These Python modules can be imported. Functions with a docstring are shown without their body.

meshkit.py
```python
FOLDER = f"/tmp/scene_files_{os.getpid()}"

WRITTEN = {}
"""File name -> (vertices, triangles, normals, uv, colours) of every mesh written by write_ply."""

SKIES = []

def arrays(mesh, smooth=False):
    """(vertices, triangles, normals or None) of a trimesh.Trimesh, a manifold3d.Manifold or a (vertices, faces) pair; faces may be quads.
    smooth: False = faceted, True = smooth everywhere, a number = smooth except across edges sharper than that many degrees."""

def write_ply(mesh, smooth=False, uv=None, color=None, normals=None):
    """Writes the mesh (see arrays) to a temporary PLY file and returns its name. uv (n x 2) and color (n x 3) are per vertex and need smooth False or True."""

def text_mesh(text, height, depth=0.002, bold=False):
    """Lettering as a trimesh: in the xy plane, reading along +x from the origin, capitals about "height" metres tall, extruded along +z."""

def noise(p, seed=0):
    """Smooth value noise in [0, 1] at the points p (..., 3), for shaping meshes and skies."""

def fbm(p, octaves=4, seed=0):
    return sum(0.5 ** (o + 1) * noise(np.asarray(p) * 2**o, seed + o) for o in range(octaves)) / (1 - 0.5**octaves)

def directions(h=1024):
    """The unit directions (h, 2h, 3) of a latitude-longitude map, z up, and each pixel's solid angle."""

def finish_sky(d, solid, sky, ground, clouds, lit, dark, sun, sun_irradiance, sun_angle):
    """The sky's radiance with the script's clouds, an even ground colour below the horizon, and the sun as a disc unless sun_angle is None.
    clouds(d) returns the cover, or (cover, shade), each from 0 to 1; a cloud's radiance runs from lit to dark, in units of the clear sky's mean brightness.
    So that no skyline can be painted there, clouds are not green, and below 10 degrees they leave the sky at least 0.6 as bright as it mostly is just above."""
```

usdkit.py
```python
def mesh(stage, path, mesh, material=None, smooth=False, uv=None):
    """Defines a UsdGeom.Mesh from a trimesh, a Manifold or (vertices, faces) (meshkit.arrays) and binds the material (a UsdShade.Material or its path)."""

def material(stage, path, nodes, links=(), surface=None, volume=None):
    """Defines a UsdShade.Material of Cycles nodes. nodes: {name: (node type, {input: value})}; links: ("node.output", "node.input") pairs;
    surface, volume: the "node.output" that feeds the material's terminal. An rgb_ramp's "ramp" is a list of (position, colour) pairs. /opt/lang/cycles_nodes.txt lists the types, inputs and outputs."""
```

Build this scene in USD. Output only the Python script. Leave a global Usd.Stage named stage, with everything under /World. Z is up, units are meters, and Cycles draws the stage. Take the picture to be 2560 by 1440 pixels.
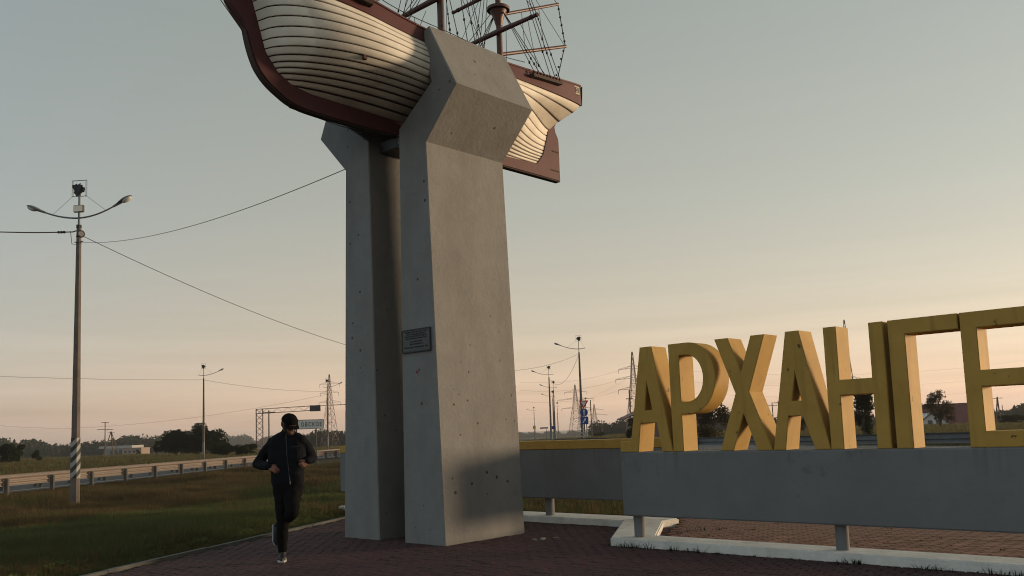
import math, random
import numpy as np, trimesh, usdkit, meshkit
import manifold3d as m3
from shapely.geometry import Polygon, Point, LineString
from shapely import affinity
from pxr import Usd, UsdGeom, UsdLux, UsdShade, Gf, Sdf

random.seed(7)
RNG = np.random.default_rng(7)
stage = Usd.Stage.CreateInMemory()
UsdGeom.SetStageUpAxis(stage, 'Z')
UsdGeom.Xform.Define(stage, '/World')
UsdGeom.Scope.Define(stage, '/World/Looks')

# ------------------------------------------------------------------ camera, sky, sun
# x runs along the sign wall, y along the ship's keel (bow to stern), z up; the origin is the near corner of the front pylon
EYE = np.array([9.061, -8.3125, 1.5])
CR = np.array([0.73052457, 0.68192876, -0.0361526])
CU = np.array([0.09866083, -0.05300998, 0.9937082])
CF = np.array([-0.67572175, 0.7294951, 0.10600476])
cam = UsdGeom.Camera.Define(stage, '/World/camera')
FPX, CY = 2240.0, 838.85
cam.CreateHorizontalApertureAttr(36.0)
cam.CreateVerticalApertureAttr(20.25)
cam.CreateFocalLengthAttr(36.0 * FPX / 2560)
cam.CreateVerticalApertureOffsetAttr(36.0 * (CY - 720) / 2560)
cam.CreateClippingRangeAttr(Gf.Vec2f(0.05, 20000))
cam.CreateExposureAttr(1.40)
cam.AddTransformOp().Set(Gf.Matrix4d(*CR, 0, *CU, 0, *(-CF), 0, *EYE, 1))

SUN_AZ = math.radians(56)        # measured from +x towards +y
SUN_EL = math.radians(2.4)
SD = np.array([math.cos(SUN_AZ) * math.cos(SUN_EL), math.sin(SUN_AZ) * math.cos(SUN_EL), math.sin(SUN_EL)])
sky = UsdLux.DomeLight.Define(stage, '/World/sky')
sky.GetPrim().SetCustomDataByKey('label', 'clear dusk sky, grey green above and peach near the horizon')
sky.GetPrim().SetCustomDataByKey('category', 'sky')
sky.GetPrim().SetCustomDataByKey('kind', 'structure')
skym = usdkit.material(stage, '/World/Looks/sky_light', {
    'tc': ('texture_coordinate', {}),
    'sep': ('separate_xyz', {}),
    'sky': ('sky_texture', {'sky_type': 'single_scattering', 'sun_disc': False, 'sun_elevation': SUN_EL,
                            'sun_rotation': math.atan2(SD[0], SD[1]), 'air_density': 1.0, 'aerosol_density': 0.6, 'ozone_density': 1.0}),
    # a thin even veil of high cloud: it takes its brightness from the sky behind it, greyer overhead and peach low down
    'bw': ('rgb_to_bw', {}),
    'soft': ('math', {'math_type': 'power', 'value2': 0.46}),
    'tint': ('rgb_ramp', {'ramp': [(0.0, (1.33, 0.90, 0.73)), (0.05, (1.26, 0.93, 0.75)), (0.12, (1.08, 0.92, 0.75)), (0.24, (0.97, 0.95, 0.82)), (0.45, (0.91, 0.98, 0.88)), (1.0, (0.87, 1.0, 0.94))]}),
    'tint_far': ('rgb_ramp', {'ramp': [(0.0, (0.56, 0.60, 0.65)), (0.08, (0.60, 0.67, 0.74)), (0.2, (0.61, 0.74, 0.85)), (0.45, (0.66, 0.84, 0.95)), (1.0, (0.84, 1.0, 0.99))]}),
    'side': ('vector_math', {'math_type': 'dot_product', 'vector2': (math.cos(SUN_AZ), math.sin(SUN_AZ), 0.0)}),
    'side_fac': ('map_range', {'range_type': 'smoothstep', 'from_min': -0.8, 'from_max': 0.15, 'to_min': 0.0, 'to_max': 1.0, 'clamp': True}),
    'tint_mix': ('mix', {}),
    'map': ('mapping', {'scale': (1.5, 1.5, 48.0)}),
    'streak': ('noise_texture', {'scale': 1.7, 'detail': 4.0, 'roughness': 0.55}),
    'streak_low': ('map_range', {'from_min': 0.02, 'from_max': 0.20, 'to_min': 0.5, 'to_max': 0.05, 'clamp': True}),
    'streak_mid': ('math', {'math_type': 'subtract', 'value2': 0.5}),
    'streak_amt': ('math', {'math_type': 'multiply'}),
    'streak_one': ('math', {'math_type': 'add', 'value2': 1.0}),
    'veil0': ('vector_math', {'math_type': 'scale'}),
    'veil1': ('vector_math', {'math_type': 'scale'}),
    'gain': ('vector_math', {'math_type': 'scale', 'scale': 1.48}),
    'mix': ('mix', {'fac': 0.8}),
    'bg': ('background_shader', {'strength': 0.12})},
    [('tc.generated', 'sep.vector'), ('sep.z', 'tint.fac'), ('sky.color', 'bw.color'), ('bw.val', 'soft.value1'),
     ('tc.generated', 'map.vector'), ('map.vector', 'streak.vector'), ('streak.fac', 'streak_mid.value1'), ('sep.z', 'streak_low.value'),
     ('streak_mid.value', 'streak_amt.value1'), ('streak_low.result', 'streak_amt.value2'), ('streak_amt.value', 'streak_one.value1'),
     ('tint_far.color', 'tint_mix.color1'), ('tint.color', 'tint_mix.color2'), ('sep.z', 'tint_far.fac'), ('tc.generated', 'side.vector1'), ('side.value', 'side_fac.value'), ('side_fac.result', 'tint_mix.fac'), ('tint_mix.color', 'veil0.vector1'), ('soft.value', 'veil0.scale'), ('veil0.vector', 'veil1.vector1'), ('streak_one.value', 'veil1.scale'),
     ('veil1.vector', 'gain.vector1'), ('sky.color', 'mix.color1'), ('gain.vector', 'mix.color2'), ('mix.color', 'bg.color')], surface='bg.background')
UsdShade.MaterialBindingAPI.Apply(sky.GetPrim()).Bind(skym)
sun = UsdLux.DistantLight.Define(stage, '/World/sun')
sun.CreateIntensityAttr(0.70)
sun.CreateAngleAttr(10.0)
sun.CreateNormalizeAttr(True)
sun.CreateColorAttr(Gf.Vec3f(1.0, 0.72, 0.45))
HAZE = 0.00016
zl = SD
xl = np.cross([0, 0, 1.0], zl); xl /= np.linalg.norm(xl)
yl = np.cross(zl, xl)
sun.AddTransformOp().Set(Gf.Matrix4d(*xl, 0, *yl, 0, *zl, 0, 0, 0, 50, 1))

# ------------------------------------------------------------------ helpers
LOOKS = {}


def mat(name, col, rough=0.7, noise=None, bump=None, spec=0.3, metallic=0.0, col2=None, island=0.0, rnd=0.0, local=False, extra=None):
    """A principled material whose colour runs between col and col2 by noise. noise = (scale, contrast), bump = (scale, strength, distance)."""
    n = {'p': ('principled_bsdf', {'roughness': rough, 'specular_ior_level': spec, 'metallic': metallic, 'base_color': col})}
    l = []
    if local:
        n['pos'] = ('texture_coordinate', {}); src = 'pos.object'
    else:
        n['pos'] = ('geometry', {}); src = 'pos.position'
    cur = None
    if noise:
        n['nz'] = ('noise_texture', {'scale': noise[0], 'detail': 6.0, 'roughness': 0.62})
        n['nr'] = ('map_range', {'from_min': 0.5 - noise[1], 'from_max': 0.5 + noise[1], 'to_min': 0.0, 'to_max': 1.0, 'clamp': True})
        n['nm'] = ('mix', {'color1': col, 'color2': col2 if col2 is not None else tuple(c * 0.6 for c in col)})
        l += [(src, 'nz.vector'), ('nz.fac', 'nr.value'), ('nr.result', 'nm.fac')]
        cur = 'nm.color'
    if island or rnd:
        if island:
            n['gi'] = ('geometry', {}); rs = 'gi.random_per_island'
        else:
            n['gi'] = ('object_info', {}); rs = 'gi.random'
        amt = island or rnd
        n['ir'] = ('map_range', {'from_min': 0.0, 'from_max': 1.0, 'to_min': 1 - amt, 'to_max': 1 + amt})
        n['iv'] = ('vector_math', {'math_type': 'scale', 'vector1': col})
        l += [(rs, 'ir.value'), ('ir.result', 'iv.scale')]
        if cur:
            l += [(cur, 'iv.vector1')]
        cur = 'iv.vector'
    if extra:
        cur = extra(n, l, cur, src)
    if cur:
        l.append((cur, 'p.base_color'))
    if bump:
        n['bz'] = ('noise_texture', {'scale': bump[0], 'detail': 5.0, 'roughness': 0.6})
        n['bp'] = ('bump', {'strength': bump[1], 'distance': bump[2]})
        l += [(src, 'bz.vector'), ('bz.fac', 'bp.height'), ('bp.normal', 'p.normal')]
    LOOKS[name] = usdkit.material(stage, '/World/Looks/' + name, n, l, surface='p.BSDF')
    return LOOKS[name]


class MB:
    """Collects pieces into one mesh."""
    def __init__(s):
        s.v, s.f, s.n = [], [], 0

    def add(s, v, f):
        v = np.asarray(v, float); f = np.asarray(f, int)
        if f.shape[1] == 4:
            f = np.vstack([f[:, [0, 1, 2]], f[:, [0, 2, 3]]])
        s.v.append(v); s.f.append(f + s.n); s.n += len(v)
        return s

    def tm(s, m):
        return s.add(m.vertices, m.faces)

    def box(s, lo, hi):
        lo, hi = np.array(lo, float), np.array(hi, float)
        c = np.array([[x, y, z] for x in (0, 1) for y in (0, 1) for z in (0, 1)], float)
        return s.add(lo + c * (hi - lo), [[0, 1, 3, 2], [4, 6, 7, 5], [0, 4, 5, 1], [2, 3, 7, 6], [0, 2, 6, 4], [1, 5, 7, 3]])

    def cbox(s, lo, hi, c=0.01):
        """A box with chamfered edges."""
        lo, hi = np.array(lo, float), np.array(hi, float)
        pts = []
        for x in (0, 1):
            for y in (0, 1):
                for z in (0, 1):
                    p = np.where([x, y, z], hi, lo); d = np.where([x, y, z], -1, 1) * c
                    for k in range(3):
                        q = p + d; q[k] = p[k]; pts.append(q)
        return s.tm(trimesh.convex.convex_hull(np.array(pts)))

    def beam(s, a, b, wx, wz=None, up=(0, 0, 1)):
        """A square bar from a to b."""
        a, b = np.array(a, float), np.array(b, float); wz = wz or wx
        t = b - a; t /= np.linalg.norm(t) + 1e-12
        u = np.cross(t, up)
        if np.linalg.norm(u) < 1e-3:
            u = np.cross(t, (1, 0, 0))
        u /= np.linalg.norm(u); w = np.cross(u, t)
        v = [p + i * u * wx / 2 + j * w * wz / 2 for p in (a, b) for i, j in ((-1, -1), (1, -1), (1, 1), (-1, 1))]
        return s.add(v, [[0, 1, 2, 3], [7, 6, 5, 4], [0, 4, 5, 1], [1, 5, 6, 2], [2, 6, 7, 3], [3, 7, 4, 0]])

    def tube(s, pts, r, sides=8, caps=True):
        p = np.asarray(pts, float)
        r = np.broadcast_to(np.asarray(r, float), (len(p),))
        t = np.gradient(p, axis=0); t /= np.linalg.norm(t, axis=1, keepdims=True) + 1e-12
        ref = np.array([0, 0, 1.0]) if abs(t[:, 2]).mean() < 0.8 else np.array([1.0, 0, 0])
        a = np.cross(t, ref); a /= np.linalg.norm(a, axis=1, keepdims=True) + 1e-12
        b = np.cross(t, a)
        ang = np.arange(sides) * 2 * np.pi / sides
        v = p[:, None] + r[:, None, None] * (np.cos(ang)[None, :, None] * a[:, None] + np.sin(ang)[None, :, None] * b[:, None])
        i, j = np.meshgrid(np.arange(len(p) - 1), np.arange(sides), indexing='ij')
        q = np.stack([i * sides + j, i * sides + (j + 1) % sides, (i + 1) * sides + (j + 1) % sides, (i + 1) * sides + j], -1).reshape(-1, 4)
        s.add(v.reshape(-1, 3), q)
        if caps:
            for k in (0, len(p) - 1):
                s.add(np.vstack([v[k], p[k]]), [[x, (x + 1) % sides, sides] for x in range(sides)])
        return s

    def prism(s, poly, fn, d0, d1):
        """A shapely polygon extruded from d0 to d1; fn maps (u, v, d) to a point."""
        for g in getattr(poly, 'geoms', [poly]):
            m = trimesh.creation.extrude_polygon(g, d1 - d0, engine='earcut')
            v = np.array([fn(x, y, d0 + z) for x, y, z in m.vertices])
            s.add(v, m.faces)
        return s

    def mesh(s):
        m = trimesh.Trimesh(np.vstack(s.v), np.vstack(s.f), process=False)
        return m

    def fixed(s):
        """Outward normals, for closed pieces."""
        m = s.mesh(); m.merge_vertices(); trimesh.repair.fix_normals(m, multibody=True)
        return m


def ball(c, r, n=1, scale=(1, 1, 1)):
    m = trimesh.creation.icosphere(n, 1.0); m.vertices = m.vertices * np.array(scale) * r + np.array(c)
    return m


taken = {}


def free(parent, name):
    k = (parent, name); i = taken.get(k, -1) + 1; taken[k] = i
    return name if i == 0 else f'{name}_{i:03d}'


def tag(prim, label=None, cat=None, group=None, kind=None):
    for k, v in (('label', label), ('category', cat), ('group', group), ('kind', kind)):
        if v:
            prim.SetCustomDataByKey(k, v)
    return prim


def thing(name, label, cat, loc=(0, 0, 0), rz=0.0, group=None):
    x = UsdGeom.Xform.Define(stage, '/World/' + free('/World', name))
    x.AddTranslateOp().Set(Gf.Vec3d(*map(float, loc))); x.AddRotateZOp().Set(math.degrees(rz))
    p = tag(x.GetPrim(), label, cat, group)
    ORG[str(p.GetPath())] = np.array(loc, float)
    return p


ORG = {}


def part(parent, name, mesh, m, smooth=False, label=None, kind=None, world=False):
    """A mesh under a thing (or under a part). world: its points are in world space and are moved into the thing's space (no turn)."""
    if isinstance(mesh, MB):
        mesh = mesh.mesh()
    pp = str(parent.GetPath()) if hasattr(parent, 'GetPath') else '/World'
    if world:
        root = '/'.join(pp.split('/')[:3])
        v, f, n = meshkit.arrays(mesh)
        mesh = trimesh.Trimesh(v - ORG.get(root, np.zeros(3)), f, process=False)
    g = usdkit.mesh(stage, pp + '/' + free(pp, name), mesh, LOOKS[m] if isinstance(m, str) else m, smooth=smooth)
    return tag(g.GetPrim(), label, kind=kind)


def single(name, mesh, m, label, cat, group=None, kind=None, smooth=False):
    """A thing that is one mesh."""
    if isinstance(mesh, MB):
        mesh = mesh.mesh()
    g = usdkit.mesh(stage, '/World/' + free('/World', name), mesh, LOOKS[m] if isinstance(m, str) else m, smooth=smooth)
    return tag(g.GetPrim(), label, cat, group, kind)


def dup(src, loc, rz, label, group=None):
    was = src.GetCustomData()
    p = thing(''.join(c for c in src.GetName().rstrip('0123456789').rstrip('_')), label, was['category'], loc, rz, group or was.get('group'))
    p.GetReferences().AddInternalReference(src.GetPath())
    p.SetInstanceable(True)
    return p


def sag(a, b, drop, n=24):
    a, b = np.array(a, float), np.array(b, float)
    t = np.linspace(0, 1, n)[:, None]
    p = a + (b - a) * t
    p[:, 2] -= 4 * drop * (t * (1 - t))[:, 0]
    return p


def rot(z):
    c, s = math.cos(z), math.sin(z)
    return np.array([[c, -s, 0], [s, c, 0], [0, 0, 1.0]])


def smoothstep(a, b, x):
    t = np.clip((np.asarray(x, float) - a) / (b - a), 0, 1)
    return t * t * (3 - 2 * t)


# ------------------------------------------------------------------ materials
def pits(n, l, cur, src):
    """Small dark blow holes in painted concrete and faint vertical streaks of dirt."""
    n['vo'] = ('voronoi_texture', {'scale': 5.2, 'randomness': 1.0})
    n['vs'] = ('separate_color', {})
    n['vr'] = ('map_range', {'from_min': 0.2, 'from_max': 1.0, 'to_min': 0.0, 'to_max': 0.135, 'clamp': True})
    n['vl'] = ('math', {'math_type': 'less_than'})
    n['vd'] = ('noise_texture', {'scale': 40.0, 'detail': 2.0})
    n['vv'] = ('vector_math', {'math_type': 'multiply_add', 'vector2': (0.03, 0.03, 0.03)})
    n['pm'] = ('mix', {'color2': (0.055, 0.045, 0.035)})
    n['sm'] = ('mapping', {'scale': (2.2, 2.2, 0.9)})
    n['sn'] = ('noise_texture', {'scale': 1.0, 'detail': 5.0, 'roughness': 0.6})
    n['sr'] = ('map_range', {'from_min': 0.42, 'from_max': 0.68, 'to_min': 0.0, 'to_max': 0.36, 'clamp': True})
    n['st'] = ('mix', {'color2': (0.10, 0.095, 0.085)})
    l += [(src, 'vd.vector'), ('vd.color', 'vv.vector1'), (src, 'vv.vector3'), ('vv.vector', 'vo.vector'), ('vo.color', 'vs.color'), ('vs.r', 'vr.value'), ('vo.distance', 'vl.value1'), ('vr.result', 'vl.value2'),
          (src, 'sm.vector'), ('sm.vector', 'sn.vector'), ('sn.fac', 'sr.value'), ('sr.result', 'st.fac'), (cur, 'st.color1'),
          ('vl.value', 'pm.fac'), ('st.color', 'pm.color1')]
    return 'pm.color'


def rust(n, l, cur, src):
    n['ru'] = ('noise_texture', {'scale': 6.5, 'detail': 5.0, 'roughness': 0.7})
    n['rr'] = ('map_range', {'from_min': 0.655, 'from_max': 0.69, 'to_min': 0.0, 'to_max': 0.85, 'clamp': True})
    n['rm'] = ('mix', {'color2': (0.035, 0.016, 0.010)})
    n['sm'] = ('mapping', {'scale': (9.0, 9.0, 0.7)})
    n['sn'] = ('noise_texture', {'scale': 1.0, 'detail': 5.0})
    n['sr'] = ('map_range', {'from_min': 0.56, 'from_max': 0.78, 'to_min': 0.0, 'to_max': 0.5, 'clamp': True})
    n['st'] = ('mix', {'color2': (0.16, 0.075, 0.02)})
    l += [(src, 'ru.vector'), ('ru.fac', 'rr.value'), ('rr.result', 'rm.fac'), (src, 'sm.vector'), ('sm.vector', 'sn.vector'), ('sn.fac', 'sr.value'),
          ('sr.result', 'st.fac'), (cur, 'st.color1'), ('st.color', 'rm.color1')]
    return 'rm.color'


def stains(n, l, cur, src):
    n['ru'] = ('noise_texture', {'scale': 2.3, 'detail': 6.0, 'roughness': 0.75})
    n['rr'] = ('map_range', {'from_min': 0.60, 'from_max': 0.74, 'to_min': 0.0, 'to_max': 0.6, 'clamp': True})
    n['rm'] = ('mix', {'color2': (0.06, 0.05, 0.045)})
    l += [(src, 'ru.vector'), ('ru.fac', 'rr.value'), ('rr.result', 'rm.fac'), (cur, 'rm.color1')]
    # rain and rust streaks running down from the wall's top edge
    n['dm'] = ('mapping', {'scale': (7.0, 7.0, 0.4)})
    n['dn'] = ('noise_texture', {'scale': 1.0, 'detail': 6.0, 'roughness': 0.65})
    n['dr'] = ('map_range', {'from_min': 0.55, 'from_max': 0.75, 'to_min': 0.0, 'to_max': 1.0, 'clamp': True})
    n['dz'] = ('separate_xyz', {})
    n['df'] = ('map_range', {'from_min': 0.82, 'from_max': 1.2, 'to_min': 0.0, 'to_max': 0.75, 'clamp': True})
    n['dx'] = ('math', {'math_type': 'multiply'})
    n['dc'] = ('mix', {'color2': (0.075, 0.055, 0.04)})
    l += [(src, 'dm.vector'), ('dm.vector', 'dn.vector'), ('dn.fac', 'dr.value'), (src, 'dz.vector'), ('dz.z', 'df.value'), ('dr.result', 'dx.value1'), ('df.result', 'dx.value2'),
          ('dx.value', 'dc.fac'), ('rm.color', 'dc.color1')]
    return 'dc.color'


mat('pylon_paint', (0.178, 0.178, 0.176), 0.85, (4.5, 0.3), (16, 0.35, 0.02), 0.2, col2=(0.146, 0.147, 0.147), extra=pits)
mat('wall_paint', (0.145, 0.15, 0.155), 0.85, (1.6, 0.25), (24, 0.3, 0.015), 0.2, col2=(0.11, 0.115, 0.12), extra=stains)
mat('yellow_paint', (0.38, 0.235, 0.055), 0.7, (4.0, 0.25), (30, 0.15, 0.006), 0.2, col2=(0.31, 0.185, 0.04), extra=rust)
mat('white_kerb', (0.56, 0.555, 0.535), 0.8, (5.0, 0.22), (20, 0.4, 0.02), 0.2, col2=(0.40, 0.395, 0.37), extra=stains)
mat('pale_kerb', (0.13, 0.128, 0.12), 0.9, (3.0, 0.25), (20, 0.4, 0.02), 0.2)
mat('plank_cream', (0.72, 0.695, 0.63), 0.65, (2.2, 0.25), (30, 0.12, 0.006), 0.15, col2=(0.54, 0.50, 0.43), island=0.06, extra=None)
mat('hull_dark', (0.035, 0.02, 0.015), 0.8)
mat('ship_red', (0.060, 0.019, 0.022), 0.6, (3.0, 0.25), (25, 0.1, 0.005), 0.2, col2=(0.080, 0.027, 0.028))
mat('spar_red', (0.055, 0.02, 0.017), 0.5, (8.0, 0.25), None, 0.4, col2=(0.085, 0.035, 0.028))
mat('cable_grey', (0.04, 0.042, 0.045), 0.8)
mat('rope_black', (0.012, 0.012, 0.013), 0.8)
mat('gold_plate', (0.38, 0.33, 0.22), 0.5)
mat('bronze_plaque', (0.036, 0.037, 0.04), 0.45, (9.0, 0.2), None, 0.5)
mat('plaque_raised', (0.014, 0.014, 0.016), 0.5)
mat('sticker_red', (0.16, 0.015, 0.02), 0.6)
mat('steel_grey', (0.12, 0.125, 0.13), 0.55, (6.0, 0.25), None, 0.5)
mat('steel_dark', (0.03, 0.031, 0.034), 0.6)
mat('asphalt', (0.062, 0.066, 0.072), 0.9, (0.6, 0.25), (60, 0.4, 0.01), 0.3, col2=(0.048, 0.05, 0.055))
mat('road_white', (0.5, 0.5, 0.48), 0.8, (6, 0.25), None)
mat('rail_zinc', (0.175, 0.15, 0.135), 0.7, (3.0, 0.25), None, 0.25, col2=(0.15, 0.12, 0.10))
mat('post_zinc', (0.07, 0.065, 0.06), 0.7, spec=0.2)
mat('rail_dull', (0.10, 0.105, 0.11), 0.6, (3.0, 0.25), None, 0.4)
mat('pole_concrete', (0.125, 0.108, 0.10), 0.9, (3.0, 0.25), (20, 0.4, 0.02), 0.2, col2=(0.075, 0.065, 0.06), local=True)
mat('lamp_steel', (0.10, 0.105, 0.115), 0.5, None, None, 0.5)
mat('lamp_glass', (0.42, 0.43, 0.42), 0.15, None, None, 0.5)
mat('floodlight_glass', (0.62, 0.58, 0.48), 0.2, None, None, 0.5)
mat('sign_white', (0.42, 0.42, 0.41), 0.5)
mat('sign_black', (0.02, 0.02, 0.025), 0.5)
mat('sign_blue', (0.01, 0.035, 0.16), 0.4)
mat('sign_red', (0.30, 0.02, 0.02), 0.4)
mat('sign_yellow', (0.35, 0.28, 0.06), 0.5)
mat('pylon_steel', (0.11, 0.075, 0.065), 0.7)
mat('wood_pole', (0.09, 0.065, 0.05), 0.9)
mat('roof_red', (0.085, 0.02, 0.022), 0.6, (1.5, 0.25), None, 0.3)
mat('house_white', (0.40, 0.42, 0.43), 0.8)
mat('house_red', (0.07, 0.02, 0.02), 0.8)
mat('house_brick', (0.13, 0.085, 0.07), 0.9)
mat('house_beige', (0.19, 0.15, 0.125), 0.9)
mat('roof_metal', (0.24, 0.24, 0.24), 0.4)
mat('window_dark', (0.02, 0.022, 0.028), 0.15, None, None, 0.6)
mat('bark', (0.05, 0.04, 0.032), 0.95)
mat('litter', (0.2, 0.18, 0.155), 0.9, rnd=0.3)
mat('dead_leaf', (0.05, 0.032, 0.02), 0.9)
mat('cloth_navy', (0.0065, 0.008, 0.012), 0.85, (60, 0.3), (90, 0.25, 0.004), 0.06, col2=(0.0045, 0.005, 0.007))
mat('cloth_black', (0.0045, 0.0045, 0.005), 0.9, None, (80, 0.25, 0.004), 0.05)
mat('cap_black', (0.004, 0.004, 0.0045), 0.9, spec=0.05)
mat('skin', (0.16, 0.08, 0.06), 0.6, spec=0.2)
mat('hair_dark', (0.018, 0.013, 0.010), 0.8)
mat('shoe_dark', (0.012, 0.012, 0.014), 0.6)
mat('shoe_white', (0.32, 0.325, 0.33), 0.6)
mat('zip_grey', (0.022, 0.022, 0.024), 0.4)
mat('eye_white', (0.16, 0.145, 0.13), 0.4, spec=0.2)
mat('lip', (0.17, 0.07, 0.06), 0.5)


def leaf_mat(name, c1, c2, trans=0.35):
    n = {'gi': ('geometry', {}), 'm': ('mix', {'color1': c1, 'color2': c2}), 'd': ('diffuse_bsdf', {}), 't': ('translucent_bsdf', {}), 'x': ('mix_closure', {'fac': trans})}
    l = [('gi.random_per_island', 'm.fac'), ('m.color', 'd.color'), ('m.color', 't.color'), ('d.BSDF', 'x.closure1'), ('t.BSDF', 'x.closure2')]
    LOOKS[name] = usdkit.material(stage, '/World/Looks/' + name, n, l, surface='x.closure')


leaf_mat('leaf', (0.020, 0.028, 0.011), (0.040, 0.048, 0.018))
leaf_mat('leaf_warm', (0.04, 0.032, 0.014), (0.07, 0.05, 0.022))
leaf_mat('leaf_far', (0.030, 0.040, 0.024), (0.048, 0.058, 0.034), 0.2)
leaf_mat('grass_green', (0.105, 0.112, 0.048), (0.205, 0.20, 0.092), 0.4)
leaf_mat('grass_dry', (0.115, 0.085, 0.045), (0.19, 0.14, 0.08), 0.4)
leaf_mat('broad_leaf', (0.16, 0.19, 0.07), (0.28, 0.30, 0.14), 0.4)
leaf_mat('weed_dark', (0.022, 0.03, 0.012), (0.04, 0.05, 0.02), 0.3)

# brick: every brick is an island of its own with its own tone
mat('brick_red', (0.092, 0.044, 0.047), 0.9, (0.9, 0.16), (70, 0.5, 0.006), 0.2, col2=(0.060, 0.034, 0.036), island=0.26)
for k, t in enumerate((0.85, 1.05, 1.3)):
    mat('bed_brick_%s' % 'abc'[k], (0.17 * t, 0.088 * t, 0.068 * t), 0.9, (6.0, 0.25), (70, 0.5, 0.006), 0.2, col2=(0.13 * t, 0.074 * t, 0.05 * t))
mat('brick_joint', (0.035, 0.028, 0.024), 0.95, (3.0, 0.25), None, 0.1, col2=(0.05, 0.045, 0.028))


def ground_extra(n, l, cur, src):
    n['g2'] = ('noise_texture', {'scale': 0.035, 'detail': 5.0, 'roughness': 0.6})
    n['g3'] = ('map_range', {'from_min': 0.42, 'from_max': 0.58, 'clamp': True})
    n['g4'] = ('mix', {'color2': (0.058, 0.044, 0.026)})
    l += [(src, 'g2.vector'), ('g2.fac', 'g3.value'), ('g3.result', 'g4.fac'), (cur, 'g4.color1')]
    return 'g4.color'


mat('meadow', (0.042, 0.042, 0.016), 0.95, (0.9, 0.2), (7, 0.6, 0.12), 0.1, col2=(0.056, 0.048, 0.02), extra=ground_extra)

# ------------------------------------------------------------------ ground
ROAD0 = np.array([-34.4, 5.5])
ROADN = np.array([-0.797, -0.604])       # away from the plaza
ROADT = np.array([-0.604, 0.797])


def edge_d(x, y):
    """Distance to the left of the plaza's edge."""
    return (x + 1.89) * -0.889 + (y + 3.68) * -0.458


def road_q(x, y):
    return (x - ROAD0[0]) * ROADN[0] + (y - ROAD0[1]) * ROADN[1]


def terrain(x, y):
    x, y = np.asarray(x, float), np.asarray(y, float)
    d, q = edge_d(x, y), road_q(x, y)
    z = -0.5 * smoothstep(1.0, 15, d) * smoothstep(-30, -18, q)
    p = np.stack([x * 0.23, y * 0.23, x * 0], -1)
    lawn = smoothstep(0.3, 3, d) * smoothstep(-1.0, -4.0, q)
    back = smoothstep(4.6, 8, y) * smoothstep(1, -1, d)
    z = z + (meshkit.fbm(p, 3, 3) - 0.5) * 0.34 * lawn + (meshkit.fbm(p, 3, 5) - 0.5) * 0.10 * back
    far = smoothstep(14, 30, q)
    z = z + (meshkit.fbm(p * 0.25, 3, 9) - 0.5) * 0.8 * far
    z = z - 0.0075 * np.clip(np.hypot(x - EYE[0], y - EYE[1]) - 120, 0, 1300)
    return z - 0.03


def axis(lo, hi, a, b, step):
    mid = np.arange(a, b + step, step)
    out = [b + step]
    while out[-1] < hi:
        out.append(out[-1] + max(step, (out[-1] - b) * 0.12))
    low = [a - step]
    while low[-1] > lo:
        low.append(low[-1] - max(step, (a - low[-1]) * 0.12))
    return np.array(low[::-1] + list(mid) + out[0:])


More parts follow.
